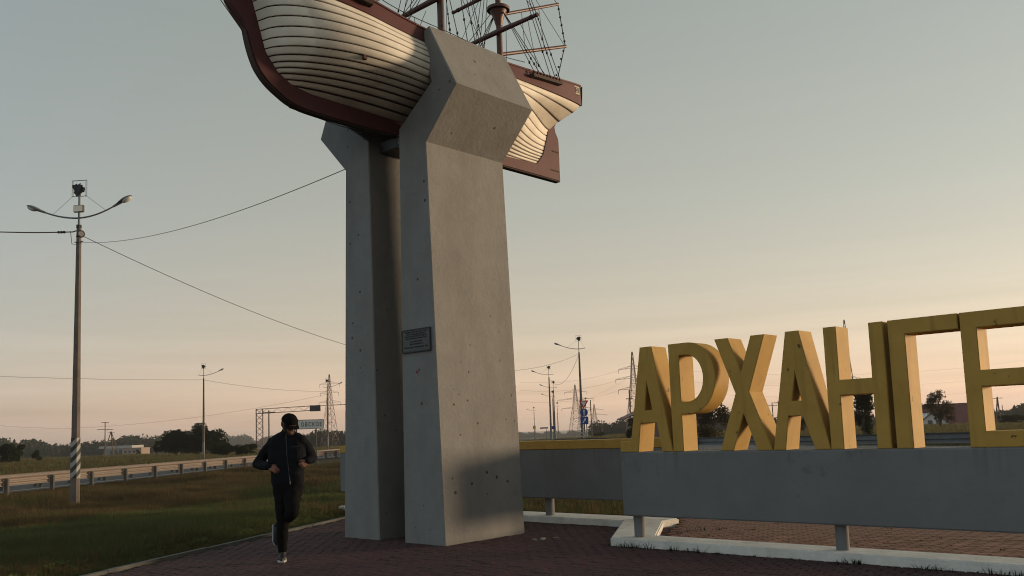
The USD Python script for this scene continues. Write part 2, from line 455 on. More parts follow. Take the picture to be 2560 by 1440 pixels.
gx, gy = axis(-6000, 6000, -62, 22, 0.8), axis(-6000, 6000, -14, 62, 0.8)
GX, GY = np.meshgrid(gx, gy, indexing='ij')
GZ = terrain(GX, GY)
i, j = np.meshgrid(np.arange(len(gx) - 1), np.arange(len(gy) - 1), indexing='ij')
k = len(gy)
gq = np.stack([i * k + j, (i + 1) * k + j, (i + 1) * k + j + 1, i * k + j + 1], -1).reshape(-1, 4)
single('ground', trimesh.Trimesh(np.stack([GX, GY, GZ], -1).reshape(-1, 3), np.vstack([gq[:, [0, 1, 2]], gq[:, [0, 2, 3]]]), process=False),
       'meadow', 'rough meadow ground of green and brown grass reaching the horizon', 'ground', kind='structure', smooth=True)


def strip(center, half, lift, ends=None):
    """A road sheet along a polyline, laid on the terrain."""
    c = np.asarray(center, float)
    t = np.gradient(c, axis=0); t /= np.linalg.norm(t, axis=1, keepdims=True)
    nrm = np.stack([-t[:, 1], t[:, 0]], 1)
    offs = np.linspace(-half, half, max(2, int(half / 1.5) * 2))
    P = c[:, None] + nrm[:, None] * offs[None, :, None]
    Z = np.maximum(terrain(P[..., 0], P[..., 1]), -10) + lift
    V = np.concatenate([P, Z[..., None]], -1)
    n, m = V.shape[:2]
    i, j = np.meshgrid(np.arange(n - 1), np.arange(m - 1), indexing='ij')
    q = np.stack([i * m + j, i * m + j + 1, (i + 1) * m + j + 1, (i + 1) * m + j], -1).reshape(-1, 4)[:, ::-1]
    return trimesh.Trimesh(V.reshape(-1, 3), np.vstack([q[:, [0, 1, 2]], q[:, [0, 2, 3]]]), process=False)


def along(s, q):
    return ROAD0 + ROADT * np.asarray(s, float)[..., None] + ROADN * q


ss = np.concatenate([np.arange(-160, 120, 2.0), np.geomspace(120, 2500, 60)])
single('highway', strip(along(ss, 6.7), 5.8, 0.05), 'asphalt', 'grey asphalt highway behind the pale guard rail on the left', 'road', kind='structure', smooth=True)
for q, nm in ((1.9, 'near'), (12.0, 'far')):
    single('road_marking', strip(along(ss, q), 0.1, 0.058), 'road_white', f'thin white edge line painted along the {nm} side of the highway', 'road marking', kind='structure')
rp = np.array([[30, 22], [20, 25], [8, 29.5], [-10, 35.2], [-38, 54.5], [-60, 74], [-84, 98], [-120, 138], [-184, 206], [-300, 340], [-520, 590]], float)
tt = np.concatenate([[0], np.cumsum(np.linalg.norm(np.diff(rp, axis=0), axis=1))])
from scipy.interpolate import PchipInterpolator
rs_ = np.concatenate([np.arange(0, 200, 2.0), np.geomspace(200, tt[-1], 40)])
ramp = np.stack([PchipInterpolator(tt, rp[:, k])(rs_) for k in (0, 1)], 1)
single('slip_road', strip(ramp, 4.5, 0.06), 'asphalt', 'asphalt slip road behind the dark guard rail and the sign wall', 'road', kind='structure', smooth=True)

# plaza: the brick sheet, its joints' bed and the pale kerb along the lawn
PE0, PED = np.array([-1.89, -3.68]), np.array([-0.458, 0.889])
PEN = np.array([-0.889, -0.458])


def pe(t, off=0.0):
    return PE0 + PED * t + PEN * off


plaza_poly = Polygon([pe(-9), pe(7.5), (0.6, 3.2), (12.5, 3.2), (12.5, -11.5)])
single('plaza', MB().prism(plaza_poly, lambda x, y, d: (x, y, d), -0.05, -0.012), 'brick_joint', 'dark red brick plaza under the monument', 'plaza', kind='structure')
plaza_prim = stage.GetPrimAtPath('/World/plaza')


def bricks(poly, ang, L=0.2, W=0.1, gap=0.006, z=0.0, clip=True):
    """Running bond bricks (lo corner frames) inside poly."""
    c, s = math.cos(ang), math.sin(ang)
    inv = affinity.rotate(poly, -ang, origin=(0, 0), use_radians=True)
    x0, y0, x1, y1 = inv.bounds
    out = []
    inner = inv.buffer(-0.06)
    for r in range(int((y1 - y0) / W) + 1):
        for q in range(int((x1 - x0) / L) + 2):
            x = x0 + q * L - (L / 2 if r % 2 else 0); y = y0 + r * W
            if inner.contains(Point(x + L / 2, y + W / 2)):
                out.append((x, y))
    return np.array(out), (c, s)


def brick_arrays(xy, cs, L=0.2, W=0.1, gap=0.007, z=0.0, h=0.03, rng=RNG):
    c, s = cs
    n = len(xy)
    e = 0.006
    tpl = np.array([[gap, gap, -h], [L - gap, gap, -h], [L - gap, W - gap, -h], [gap, W - gap, -h],
                    [gap, gap, -e], [L - gap, gap, -e], [L - gap, W - gap, -e], [gap, W - gap, -e],
                    [gap + e, gap + e, 0], [L - gap - e, gap + e, 0], [L - gap - e, W - gap - e, 0], [gap + e, W - gap - e, 0]])
    faces = []
    for a in (0, 4):
        for k in range(4):
            b = (k + 1) % 4
            faces += [[a + k, a + b, a + 4 + b], [a + k, a + 4 + b, a + 4 + k]]
    faces += [[8, 9, 10], [8, 10, 11]]
    V = np.repeat(tpl[None], n, 0)
    tilt = rng.normal(0, 0.006, (n, 2)); dz = rng.normal(0, 0.0018, n)
    V[..., 2] += dz[:, None] + (V[..., 0] - L / 2) * tilt[:, :1] + (V[..., 1] - W / 2) * tilt[:, 1:]
    V[..., 0] += xy[:, None, 0]; V[..., 1] += xy[:, None, 1]
    X = V[..., 0] * c - V[..., 1] * s; Y = V[..., 0] * s + V[..., 1] * c
    V[..., 0], V[..., 1] = X, Y
    V[..., 2] += z
    return V, np.array(faces)


def in_view(x, y, z, margin=0.06):
    d = np.stack([x, y, z], -1) - EYE
    cx, cu, cz = d @ CR, d @ CU, d @ CF
    u, v = FPX * cx / cz / 2560, (CY - FPX * cu / cz) / 1440
    return (cz > 0.3) & (abs(u) < 0.5 + margin) & (v > -margin) & (v < 1 + margin)


xy, cs = bricks(plaza_poly.buffer(-0.02), 0.0)
c_ = np.array([[x, y] for x, y in xy])
keep = in_view(c_[:, 0], c_[:, 1], 0 * c_[:, 0], 0.35)
V, Fb = brick_arrays(xy[keep], cs)
n = len(V)
usdkit.mesh(stage, '/World/plaza/paving_bricks', trimesh.Trimesh(V.reshape(-1, 3), (Fb[None] + np.arange(n)[:, None, None] * 12).reshape(-1, 3), process=False), LOOKS['brick_red']).GetPrim().SetCustomDataByKey('kind', 'stuff')

bed_poly = Polygon([(2.40, 1.62), (12.5, 1.62), (12.5, 6.2), (1.55, 6.2), (1.0, 4.2), (1.50, 3.36)])
single('brick_bed', MB().prism(bed_poly, lambda x, y, d: (x, y, d), -0.05, 0.006), 'brick_joint', 'sunlit reddish brick paving with weeds behind the lettered wall', 'paving', kind='structure')
xy, cs = bricks(bed_poly, math.radians(45))
wx = xy[:, 0] * cs[0] - xy[:, 1] * cs[1]; wy = xy[:, 0] * cs[1] + xy[:, 1] * cs[0]
dist = np.hypot(wx - EYE[0], wy - EYE[1])
keep = in_view(wx, wy, 0 * wx, 0.05); xy, dist, wx, wy = xy[keep], dist[keep], wx[keep], wy[keep]
# of the bed's bricks only those in the gap below the wall can be seen
D_ = (1.13 - EYE[1]) / (wy - EYE[1]); zc = 1.5 + (0.02 - 1.5) * D_
vis = (zc < 0.40)
order = np.argsort(np.where(vis, dist, dist + 100))
xy = xy[order]
V, Fb = brick_arrays(xy, cs, z=0.026)
for q in range(min(300, len(V))):
    usdkit.mesh(stage, '/World/brick_bed/' + free('/World/brick_bed', 'brick'), (V[q], Fb), LOOKS['bed_brick_' + 'abc'[int(RNG.integers(3))]])
n = len(V) - 300
if n > 0:
    usdkit.mesh(stage, '/World/brick_bed/other_bricks', trimesh.Trimesh(V[300:].reshape(-1, 3), (Fb[None] + np.arange(n)[:, None, None] * 12).reshape(-1, 3), process=False), LOOKS['bed_brick_b']).GetPrim().SetCustomDataByKey('kind', 'stuff')

kb = MB()
for q in range(-9, 16):
    a, b = pe(q * 1.0 + 0.006), pe(q * 1.0 + 0.994)
    if q > 6:
        continue
    kb.prism(Polygon([a, b, b + PEN * 0.07, a + PEN * 0.07]), lambda x, y, d: (x, y, d), -0.1, 0.035 + RNG.normal(0, 0.004))
single('lawn_kerb', kb, 'pale_kerb', 'thin pale concrete kerb between the red plaza and the lawn', 'kerb')

# white plinth kerbs under the sign walls
kp = MB()
plinth = Polygon([(1.97, 1.06), (12.5, 1.06), (12.5, 1.52), (2.36, 1.52), (1.46, 3.04), (1.46, 3.46), (-6.32, 3.46), (-6.32, 2.86), (0.86, 2.86)])
ins = plinth.buffer(-0.018, join_style=2)
kp.prism(plinth, lambda x, y, d: (x, y, d), -0.06, 0.085)
kp.prism(ins, lambda x, y, d: (x, y, d), 0.08, 0.10)
single('plinth_kerb', kp, 'white_kerb', 'white painted concrete plinth kerb running under both sign walls', 'kerb')

# ------------------------------------------------------------------ monument pylons
AX = -1.12       # the ship's centre line
PROF = [(-0.84, -0.03), (0.0, -0.03), (-0.18, 5.64), (0.48, 6.31), (-0.05, 7.32), (-0.19, 7.27), (-0.17, 7.0), (-0.03, 6.48), (-0.76, 5.97)]


def bevel_extrude(prof, y0, y1, c, mirror=False):
    """The profile (x, z) extruded along y with a small chamfer at both ends."""
    P = np.array(prof)
    if mirror:
        P = np.stack([2 * AX - P[:, 0], P[:, 1]], 1)[::-1]
    n = len(P)
    e = np.roll(P, -1, 0) - P; e /= np.linalg.norm(e, axis=1, keepdims=True)
    nr = np.stack([e[:, 1], -e[:, 0]], 1)              # outward for counter-clockwise
    pn = np.roll(nr, 1, 0)
    m = nr + pn; m /= (1 + (nr * pn).sum(1))[:, None]
    I = P - m * c
    rings = [(I, y0), (P, y0 + c), (P, y1 - c), (I, y1)]
    V = np.vstack([np.stack([r[:, 0], np.full(n, y), r[:, 1]], 1) for r, y in rings])
    F = []
    for k in range(3):
        for a in range(n):
            b = (a + 1) % n
            F += [[k * n + a, k * n + b, (k + 1) * n + b], [k * n + a, (k + 1) * n + b, (k + 1) * n + a]]
    v2, f2 = trimesh.creation.triangulate_polygon(Polygon(I), engine='earcut')
    idx = [int(np.argmin(np.linalg.norm(I - q, axis=1))) for q in v2]
    f2 = np.array([[idx[x] for x in t] for t in f2])
    F = np.vstack([F, f2, f2[:, ::-1] + 3 * n])
    m = trimesh.Trimesh(V, F, process=False); trimesh.repair.fix_normals(m)
    return m


py = thing('monument_pylon', 'pale concrete pylon with a bronze plaque, nearer the lettered wall, gripping the ship', 'pylon', (0, 0, 0))
part(py, 'column', bevel_extrude(PROF, 0.0, 1.60, 0.014), 'pylon_paint')
b = MB().cbox((-0.775, -0.022, 2.655), (-0.165, 0.004, 2.985), 0.004)
pq = part(py, 'plaque', b, 'bronze_plaque', label='dark bronze plaque with raised lines of lettering')
b = MB()
for lo, hi in (((-0.775, -0.028, 2.655), (-0.165, -0.0225, 2.672)), ((-0.775, -0.028, 2.968), (-0.165, -0.0225, 2.985)), ((-0.775, -0.028, 2.6725), (-0.76, -0.0225, 2.9675)), ((-0.18, -0.028, 2.6725), (-0.165, -0.0225, 2.9675))):
    b.box(lo, hi)
part(pq, 'plaque_border', b, 'plaque_raised', kind='stuff')
b = MB()
for row, (z, x0, x1) in enumerate([(2.935, -0.70, -0.24), (2.905, -0.66, -0.28), (2.875, -0.70, -0.24), (2.845, -0.68, -0.26), (2.80, -0.60, -0.34), (2.765, -0.60, -0.32), (2.72, -0.72, -0.22)]):
    x = x0
    while x < x1:
        w = RNG.uniform(0.008, 0.014)
        b.box((x, -0.0265, z), (x + w, -0.0225, z + 0.017)); x += w + (0.02 if RNG.random() < 0.15 else 0.005)
part(pq, 'raised_lettering', b, 'plaque_raised', kind='stuff')
part(py, 'round_sticker', trimesh.creation.cylinder(0.022, 0.004, 20, transform=trimesh.transformations.rotation_matrix(math.pi / 2, (1, 0, 0)) @ trimesh.transformations.translation_matrix((-0.48, 2.375, 0.003))), 'sticker_red', label='small dark red round sticker')
p2 = thing('monument_pylon', 'pale concrete pylon without a plaque, nearer the runner, gripping the ship', 'pylon', (0, 0, 0))
part(p2, 'column', bevel_extrude(PROF, 0.0, 1.60, 0.014, True), 'pylon_paint')

# the steel cradle that spans both pylons under the keel
cr = thing('keel_cradle', 'dark steel cradle beam bolted between the pylons under the keel', 'cradle', (AX, 0.4, 5.8))
part(cr, 'beam', MB().cbox((-1.5 - AX + AX + 0.0, 0.22, 5.82), (-0.74, 0.75, 5.985), 0.01), 'steel_dark', world=True)
pl = part(cr, 'bolted_plate', MB().cbox((-1.02, 0.196, 5.80), (-0.78, 0.2165, 5.985), 0.004), 'steel_grey', world=True, label='grey steel plate with bolts')
b = MB()
for x in (-0.99, -0.81):
    for z in (5.83, 5.955):
        b.tm(trimesh.creation.cylinder(0.012, 0.02, 8, transform=trimesh.transformations.translation_matrix((x, 0.189, z)) @ trimesh.transformations.rotation_matrix(math.pi / 2, (1, 0, 0))))
part(pl, 'bolts', b, 'steel_dark', world=True, kind='stuff')

# ------------------------------------------------------------------ the ship
ship = thing('sailing_ship', 'model sailing ship with cream planked hull and dark red keel carried on the two pylons', 'ship', (AX, 1.0, 6.0))
SORG = np.array([AX, 1.0, 6.0])
NT, NS = 13, 56           # strakes, stations


def stem_y(z):
    return np.interp(z, [6.17, 6.21, 6.24, 6.30, 6.42, 6.65, 7.06, 7.31, 7.6], [-0.9, -1.2, -1.42, -1.66, -1.86, -2.04, -2.16, -2.235, -2.30])


def stern_y(z):
    return np.interp(z, [6.13, 6.2, 6.38, 6.7, 6.94, 7.05, 7.15, 7.3, 7.6], [3.38, 3.47, 3.62, 3.74, 3.80, 3.87, 3.95, 4.02, 4.06])


def keel_top(y):
    return np.interp(y, [-1.2, -0.4, 1.0, 2.6, 3.4], [6.235, 6.225, 6.19, 6.14, 6.14])


def sheer(y):
    """Where the cream planking ends and the red bulwark begins."""
    u = (np.asarray(y, float) - 1.0)
    return 7.09 + np.where(u < 0, 0.030, 0.0175) * u ** 2


def rail_z(y):
    u = np.asarray(y, float) - 1.0
    return sheer(y) + 0.17 + np.where(u > 0, 0.020, 0.010) * u ** 2


BM_T = np.array([0, 0.06, 0.13, 0.22, 0.34, 0.48, 0.64, 0.8, 0.92, 1.0])
BM_B = np.array([0.05, 0.30, 0.56, 0.79, 0.97, 1.06, 1.08, 1.05, 1.00, 0.96])
from scipy.interpolate import CubicSpline
bmid = PchipInterpolator(BM_T, BM_B)


def half(t, y, z):
    """Half breadth at girth fraction t and station y."""
    y0, y1 = stem_y(z), stern_y(z)
    Lf = 2.1 - 0.55 * t
    s = np.clip((y - y0) / Lf, 0, 1)
    fwd = np.sqrt(np.clip(1 - (1 - s) ** 2.2, 0, 1)) ** (1.55 - 0.75 * t)
    La = 3.1 - 0.9 * t
    a = np.clip((y1 - y) / La, 0, 1)
    ss_ = a * a * (3 - 2 * a)
    run = ss_ ** (1.15 - 0.75 * t)
    we = 0.055 + 0.58 * smoothstep(0.66, 1.0, t)
    b = bmid(t)
    return 0.05 * (1 - s) + np.minimum(fwd, 1) * (we + (b - we) * run) - 0.05 * (1 - s) * 0 


def hull_point(t, s):
    """t: 0 keel .. 1 sheer; s: 0 stem .. 1 stern."""
    # stations bunch at both ends
    sp = 0.5 - 0.5 * np.cos(np.pi * s)
    sp = 0.65 * sp + 0.35 * s
    z = 6.2 + t * 0.9
    for _ in range(6):
        y0, y1 = stem_y(z), stern_y(z)
        y = y0 + (y1 - y0) * sp
        zk = keel_top(np.clip(y, -1.2, 3.4))
        zk = np.maximum(zk, 6.13)
        z = zk + t * (sheer(y) - zk)
    return np.stack([half(t, y, z), y, z], -1)


tt_ = np.linspace(0, 1, 400)
girth = np.concatenate([[0], np.cumsum(np.hypot(np.diff(bmid(tt_)), np.diff(tt_ * 0.9)))])
TB = np.interp(np.linspace(0, girth[-1], NT + 1) * 0.45 + np.interp(np.linspace(0, 1, NT + 1), tt_, girth) * 0.55, girth, tt_)
sgrid = np.linspace(0, 1, NS)
lin = MB()
for side in (1, -1):
    G = np.stack([hull_point(np.full(NS, t), sgrid) for t in np.linspace(0, 1, 40)])
    G = G.copy(); G[..., 0] = np.maximum(G[..., 0] - 0.018, 0.0)
    G[..., 0] *= side
    G[..., 0] += AX
    a, b_ = G.shape[:2]
    i, j = np.meshgrid(np.arange(a - 1), np.arange(b_ - 1), indexing='ij')
    q = np.stack([i * b_ + j, i * b_ + j + 1, (i + 1) * b_ + j + 1, (i + 1) * b_ + j], -1).reshape(-1, 4)
    lin.add(G.reshape(-1, 3), q if side > 0 else q[:, ::-1])
part(ship, 'hull_lining', lin, 'hull_dark', True, world=True)
for side in (1, -1):
    for k in range(NT):
        t0, t1 = TB[k], TB[k + 1]
        g0 = 0.0065
        ts = np.array([t0 + g0, t0 + g0 + 0.003, (t0 + t1) / 2, t1 - g0 - 0.003, t1 - g0])
        rows = [hull_point(np.full(NS, t), sgrid) for t in ts]
        rows = [r.copy() for r in rows]
        rows[0][:, 0] -= 0.012; rows[4][:, 0] -= 0.012
        rows[3][:, 0] -= 0.0; rows[1][:, 0] += 0.006
        R_ = np.stack([rows[0] - [0.02, 0, 0]] + rows + [rows[4] - [0.02, 0, 0]])
        R_[..., 0] = np.maximum(R_[..., 0], 0.004) * side + AX
        a, b_ = R_.shape[:2]
        i, j = np.meshgrid(np.arange(a - 1), np.arange(b_ - 1), indexing='ij')
        q = np.stack([i * b_ + j, i * b_ + j + 1, (i + 1) * b_ + j + 1, (i + 1) * b_ + j], -1).reshape(-1, 4)
        m = MB().add(R_.reshape(-1, 3), q if side > 0 else q[:, ::-1])
        part(ship, 'hull_plank', m, 'plank_cream', 50, world=True)

# bulwark, deck and transom
for side in (1, -1):
    ys = np.concatenate([[stem_y(7.42)], np.linspace(-2.2, 4.02, 44)])
    lo = np.stack([half(np.ones_like(ys), np.clip(ys, stem_y(7.4) + .004, stern_y(7.3) - 0.002), np.full_like(ys, 7.3)), ys, sheer(ys)], -1)
    hi = lo.copy(); hi[:, 2] = rail_z(ys); hi[:, 0] = np.maximum(hi[:, 0] - 0.015, 0.03)
    lo2, hi2 = lo.copy(), hi.copy(); lo[:, 0] += 0.022; hi[:, 0] += 0.022
    lo2[:, 0] = np.maximum(lo2[:, 0] - 0.03, 0.0); hi2[:, 0] = np.maximum(hi2[:, 0] - 0.03, 0.0)
    lo[:, 2] -= 0.012
    rows = np.stack([lo2, lo, hi, hi2, lo2]); rows[..., 0] = rows[..., 0] * side + AX
    a, b_ = rows.shape[:2]
    i, j = np.meshgrid(np.arange(a - 1), np.arange(b_ - 1), indexing='ij')
    q = np.stack([i * b_ + j, i * b_ + j + 1, (i + 1) * b_ + j + 1, (i + 1) * b_ + j], -1).reshape(-1, 4)
    bw = part(ship, 'bulwark', MB().add(rows.reshape(-1, 3), q if side > 0 else q[:, ::-1]), 'ship_red', 40, world=True)
    cap = MB()
    top = np.stack([hi[:, 0] - 0.02, ys, hi[:, 2] + 0.012], 1); top[:, 0] = np.maximum(top[:, 0], 0.02) * side + AX
    for p, q2 in zip(top[:-1], top[1:]):
        cap.beam(p, q2 + (q2 - p) * 0.06, 0.07, 0.025)
    part(bw, 'rail_cap', cap, 'ship_red', world=True, kind='stuff')
    for (y0, y1) in ((2.28, 3.12), (-1.72, -0.98), (0.25, 1.2)):
        ym = (y0 + y1) / 2
        xs = [half(1.0, y, 7.3) for y in (y0, y1)]
        zz = [rail_z(y) - 0.10 for y in (y0, y1)]
        c = MB()
        c.beam((AX + side * (xs[0] + 0.06), y0, zz[0]), (AX + side * (xs[1] + 0.06), y1, zz[1]), 0.12, 0.05)
        ch = part(ship, 'channel', c, 'hull_dark', world=True, label='dark shelf on the bulwark that holds the shrouds')
        c = MB()
        for u in np.linspace(0.06, 0.94, 9):
            x = xs[0] + (xs[1] - xs[0]) * u + 0.095; y = y0 + (y1 - y0) * u; z = zz[0] + (zz[1] - zz[0]) * u
            c.tm(ball((AX + side * x, y, z + 0.06), 0.022, 1)); c.beam((AX + side * x, y, z), (AX + side * x, y, z + 0.06), 0.012)
        part(ch, 'deadeyes', c, 'ship_red', world=True, kind='stuff')
ys = np.linspace(-2.15, 4.0, 40)
hb = half(np.ones_like(ys), ys, np.full_like(ys, 7.3)) - 0.02
dk = MB(); dv = np.concatenate([np.stack([AX - hb, ys, sheer(ys) + 0.02], 1), np.stack([AX + hb, ys, sheer(ys) + 0.02], 1)])
dk.add(dv, [[i, 40 + i, 41 + i, i + 1] for i in range(39)])
part(ship, 'deck', dk, 'ship_red', world=True)

# keel, stem and stern post follow the outline under the planking
outer = [(-2.78, 7.85), (-2.62, 7.40), (-2.555, 7.22), (-2.42, 7.05), (-2.30, 6.90), (-2.26, 6.74), (-2.205, 6.57), (-2.13, 6.415), (-1.99, 6.26), (-1.83, 6.155), (-1.60, 6.05), (-1.35, 6.012), (-1.0, 6.0),
         (3.52, 6.0), (3.74, 6.0), (3.79, 6.30), (3.86, 6.70), (3.90, 6.92), (3.99, 7.06), (4.13, 7.17)]
inner = [(4.05, 7.19), (3.78, 6.98), (3.72, 6.72), (3.60, 6.40), (3.42, 6.19), (2.6, 6.17), (0.0, 6.25), (-1.16, 6.27), (-1.55, 6.29), (-1.82, 6.45), (-2.0, 6.67), (-2.12, 7.07), (-2.20, 7.32), (-2.25, 7.60), (-2.3, 7.85)]


def smooth_line(p, n=6):
    p = np.array(p); u = np.concatenate([[0], np.cumsum(np.linalg.norm(np.diff(p, axis=0), axis=1))])
    w = np.linspace(0, u[-1], n)
    return [tuple(q) for q in np.stack([PchipInterpolator(u, p[:, k])(w) for k in (0, 1)], 1)]


outer = smooth_line(outer[:13], 60) + outer[13:]
kpoly = Polygon(outer + inner[:6] + smooth_line(inner[6:], 50))
kb = MB().prism(kpoly, lambda u, v, d: (AX + d, u, v), -0.075, 0.075)
part(ship, 'keel_and_stem', kb.fixed(), 'ship_red', world=True, label='dark red curved stem and straight keel')
sh_ = np.array([p for p in outer if p[1] < 6.9 and p[0] < -0.9])
tn = np.gradient(sh_, axis=0); tn /= np.linalg.norm(tn, axis=1, keepdims=True)
dn = sh_ + np.stack([tn[:, 1], -tn[:, 0]], 1) * 0.02
shp = Polygon([tuple(p) for p in sh_] + [(3.52, 6.0), (4.06, 6.0), (4.06, 5.98), (3.52, 5.98)] + [tuple(p) for p in dn[::-1]])
part(ship, 'keel_shoe', MB().prism(shp, lambda u, v, d: (AX + d, u, v), -0.055, 0.055).fixed(), 'hull_dark', world=True, label='thin black strip under the keel')
rud = Polygon([(3.755, 6.01), (4.07, 6.01), (4.07, 6.72), (4.055, 6.80), (3.99, 6.90), (3.965, 7.02), (3.915, 6.92), (3.875, 6.70), (3.805, 6.30)])
rd_ = part(ship, 'rudder', MB().prism(rud, lambda u, v, d: (AX + d, u, v), -0.05, 0.05).fixed(), 'ship_red', world=True, label='dark red rudder hung behind the stern post')
for z in (6.16, 6.52):
    part(rd_, 'rudder_strap', MB().box((AX - 0.06, 3.70, z), (AX + 0.06, 4.05, z + 0.022)), 'hull_dark', world=True)
# transom: the flat stern above the counter
tr = []
for side in (1, -1):
    col = [hull_point(np.array([t]), np.array([1.0]))[0] for t in np.linspace(0.72, 1.0, 10)]
    col.append(np.array([col[-1][0] + 0.02, 4.04, sheer(4.02)])); col.append(np.array([col[-1][0], 4.07, rail_z(4.02) + 0.01]))
    tr.append([np.array([AX + side * c[0], c[1], c[2]]) for c in col])
tv = np.array(tr[1] + tr[0]); nn = len(tr[0])
part(ship, 'transom', MB().add(tv, [[i, i + 1, nn + i + 1, nn + i] for i in range(nn - 1)]), 'ship_red', world=True)
wq = half(1.0, 3.84, 7.3)
for side in (1, -1):
    c = MB().cbox((AX + side * wq - 0.012 + side * 0.02, 3.74, 7.38), (AX + side * wq + 0.012 + side * 0.02, 3.88, 7.53), 0.003)
    e = part(ship, 'stern_ornament', c, 'gold_plate', world=True, label='square pale ornament plate on the stern quarter')
    c = MB()
    for aa, bb in (((3.765, 7.41), (3.855, 7.422)), ((3.765, 7.49), (3.855, 7.502)), ((3.765, 7.4225), (3.777, 7.4895)), ((3.843, 7.4225), (3.855, 7.4895)), ((3.80, 7.44), (3.82, 7.47))):
        x0 = AX + side * (wq + 0.02 + 0.0125)
        c.box((min(x0, x0 + side * 0.008), aa[0], aa[1]), (max(x0, x0 + side * 0.008), bb[0], bb[1]))
    part(e, 'ornament_relief', c, 'steel_grey', world=True, kind='stuff')
# scupper plates and a hawse hole on the planking
b = MB()
pt = lambda t, s: hull_point(np.array([t]), np.array([s]))[0]
for side in (1, -1):
    c = pt(0.38, 0.24); hh = MB().box((AX + side * c[0] - 0.02, c[1] - 0.028, c[2] - 0.03), (AX + side * c[0] + 0.02, c[1] + 0.028, c[2] + 0.03))
    part(ship, 'scupper', hh, 'hull_dark', world=True)

# masts, tops, spars
for (y, ztop, r) in ((1.26, 11.4, 0.062), (2.64, 11.0, 0.055), (-0.9, 10.6, 0.055)):
    ms = part(ship, 'mast', MB().tube([(AX, y, 7.0), (AX, y - 0.01, 9.0), (AX, y - 0.02, ztop)], [r, r * 0.9, r * 0.5], 14), 'spar_red', 30, world=True)
    zt = {1.26: 9.05, 2.64: 8.82, -0.9: 9.0}[y]
    m = trimesh.creation.cylinder(0.20, 0.05, 20); m.apply_translation((AX, y - 0.01, zt))
    tp = part(ms, 'fighting_top', m, 'spar_red', 30, world=True, label='round platform on the mast')
    part(tp, 'top_bracket', MB().tube([(AX, y, zt - 0.30), (AX, y - 0.01, zt - 0.18), (AX, y - 0.01, zt - 0.03)], [r * 1.05, 0.085, 0.15], 14), 'spar_red', 30, world=True)
for (y, z, hl, r, dx) in ((1.16, 8.50, 1.50, 0.045, 0.0), (2.56, 8.37, 0.95, 0.042, 0.02), (2.56, 9.12, 1.07, 0.038, 0.0), (1.18, 9.6, 1.2, 0.038, 0.0), (-1.0, 8.6, 1.3, 0.042, 0.0), (-1.0, 9.6, 1.0, 0.036, 0.0)):
    yd = MB().tube([(AX - hl, y, z), (AX - hl * 0.9, y, z), (AX, y, z + 0.012), (AX + hl * 0.9, y, z), (AX + hl, y, z)], [r * 0.7, r * 0.78, r * 1.1, r * 0.78, r * 0.7], 12)
    yp = part(ship, 'yard', yd, 'spar_red', 30, world=True)
    b = MB()
    for s_ in (-1, 1):
        b.tm(trimesh.creation.cylinder(r * 0.95, 0.05, 12, transform=trimesh.transformations.translation_matrix((AX + s_ * hl * 0.86, y, z)) @ trimesh.transformations.rotation_matrix(math.pi / 2, (0, 1, 0))))
        b.tm(trimesh.creation.cylinder(r * 0.85, 0.04, 12, transform=trimesh.transformations.translation_matrix((AX + s_ * hl * 0.985, y, z)) @ trimesh.transformations.rotation_matrix(math.pi / 2, (0, 1, 0))))
    part(yp, 'yard_bands', b, 'hull_dark', 30, world=True, kind='stuff')
for (a, c, r, nm) in (((AX, 2.68, 8.02), (AX, 4.46, 8.70), 0.034, 'boom'), ((AX, 2.68, 8.74), (AX, 4.29, 9.48), 0.03, 'gaff')):
    part(ship, nm, MB().tube([a, np.array(c) * 0.97 + np.array(a) * 0.03, c], [r, r * 0.9, r * 0.9], 12), 'spar_red', 30, world=True)
part(ship, 'bowsprit', MB().tube([(AX, -1.5, 7.35), (AX, -4.2, 8.55)], [0.07, 0.035], 12), 'spar_red', 30, world=True)

# rigging: each rope its own thin line
def rope(a, c, r=0.0065):
    part(ship, 'rope', MB().tube([a, c], r, 5, False), 'rope_black', world=True)



blk = MB()
for (my, zt, ch) in ((1.26, 9.05, (0.28, 1.17)), (2.64, 8.80, (2.32, 3.08)), (-0.9, 9.0, (-1.68, -1.02))):
    for side in (1, -1):
        for k, u in enumerate(np.linspace(0.0, 1.0, 6)):
            y = ch[0] + (ch[1] - ch[0]) * u
            x = AX + side * (half(1.0, y, 7.3) + 0.095)
            lo = np.array((x, y, rail_z(y) - 0.04)); hi = np.array((AX + side * 0.06, my, zt + 0.02 + (1.9 if k > 2 else 0.0)))
            rope(lo, hi)
            blk.tm(ball(lo + (hi - lo) * 0.14, 0.022, 1, (0.8, 0.8, 1.3)))
            if k % 2:
                blk.tm(ball(lo + (hi - lo) * 0.34, 0.018, 1, (0.8, 0.8, 1.3)))
            if k in (1, 4):
                blk.tm(ball(lo + (hi - lo) * 0.22, 0.02, 1, (0.8, 0.8, 1.3)))
        rope((AX + side * 0.9, my - 0.1, 8.45 if my > 0 else 8.6), (AX + side * 0.1, my, zt + 0.8), 0.005)
        rope((AX + side * 0.55, my - 0.1, 8.4), (AX + side * 0.75, my + 0.35, rail_z(my)), 0.005)
        rope((AX + side * 0.25, my - 0.1, 8.4), (AX + side * 0.55, my - 0.45, rail_z(my)), 0.005)
        rope((AX + side * 0.7, my - 0.05, 8.4), (AX + side * 0.16, my + 0.9, rail_z(my + .9) - 0.05), 0.005)
rope((AX, 4.29, 9.46), (AX, 4.45, 8.72), 0.009); rope((AX, 4.43, 8.68), (AX + 0.02, 4.02, rail_z(4.0)), 0.009)
rope((AX, 4.29, 9.46), (AX, 2.62, 10.6)); rope((AX, 4.44, 8.70), (AX, 2.62, 10.2), 0.005)
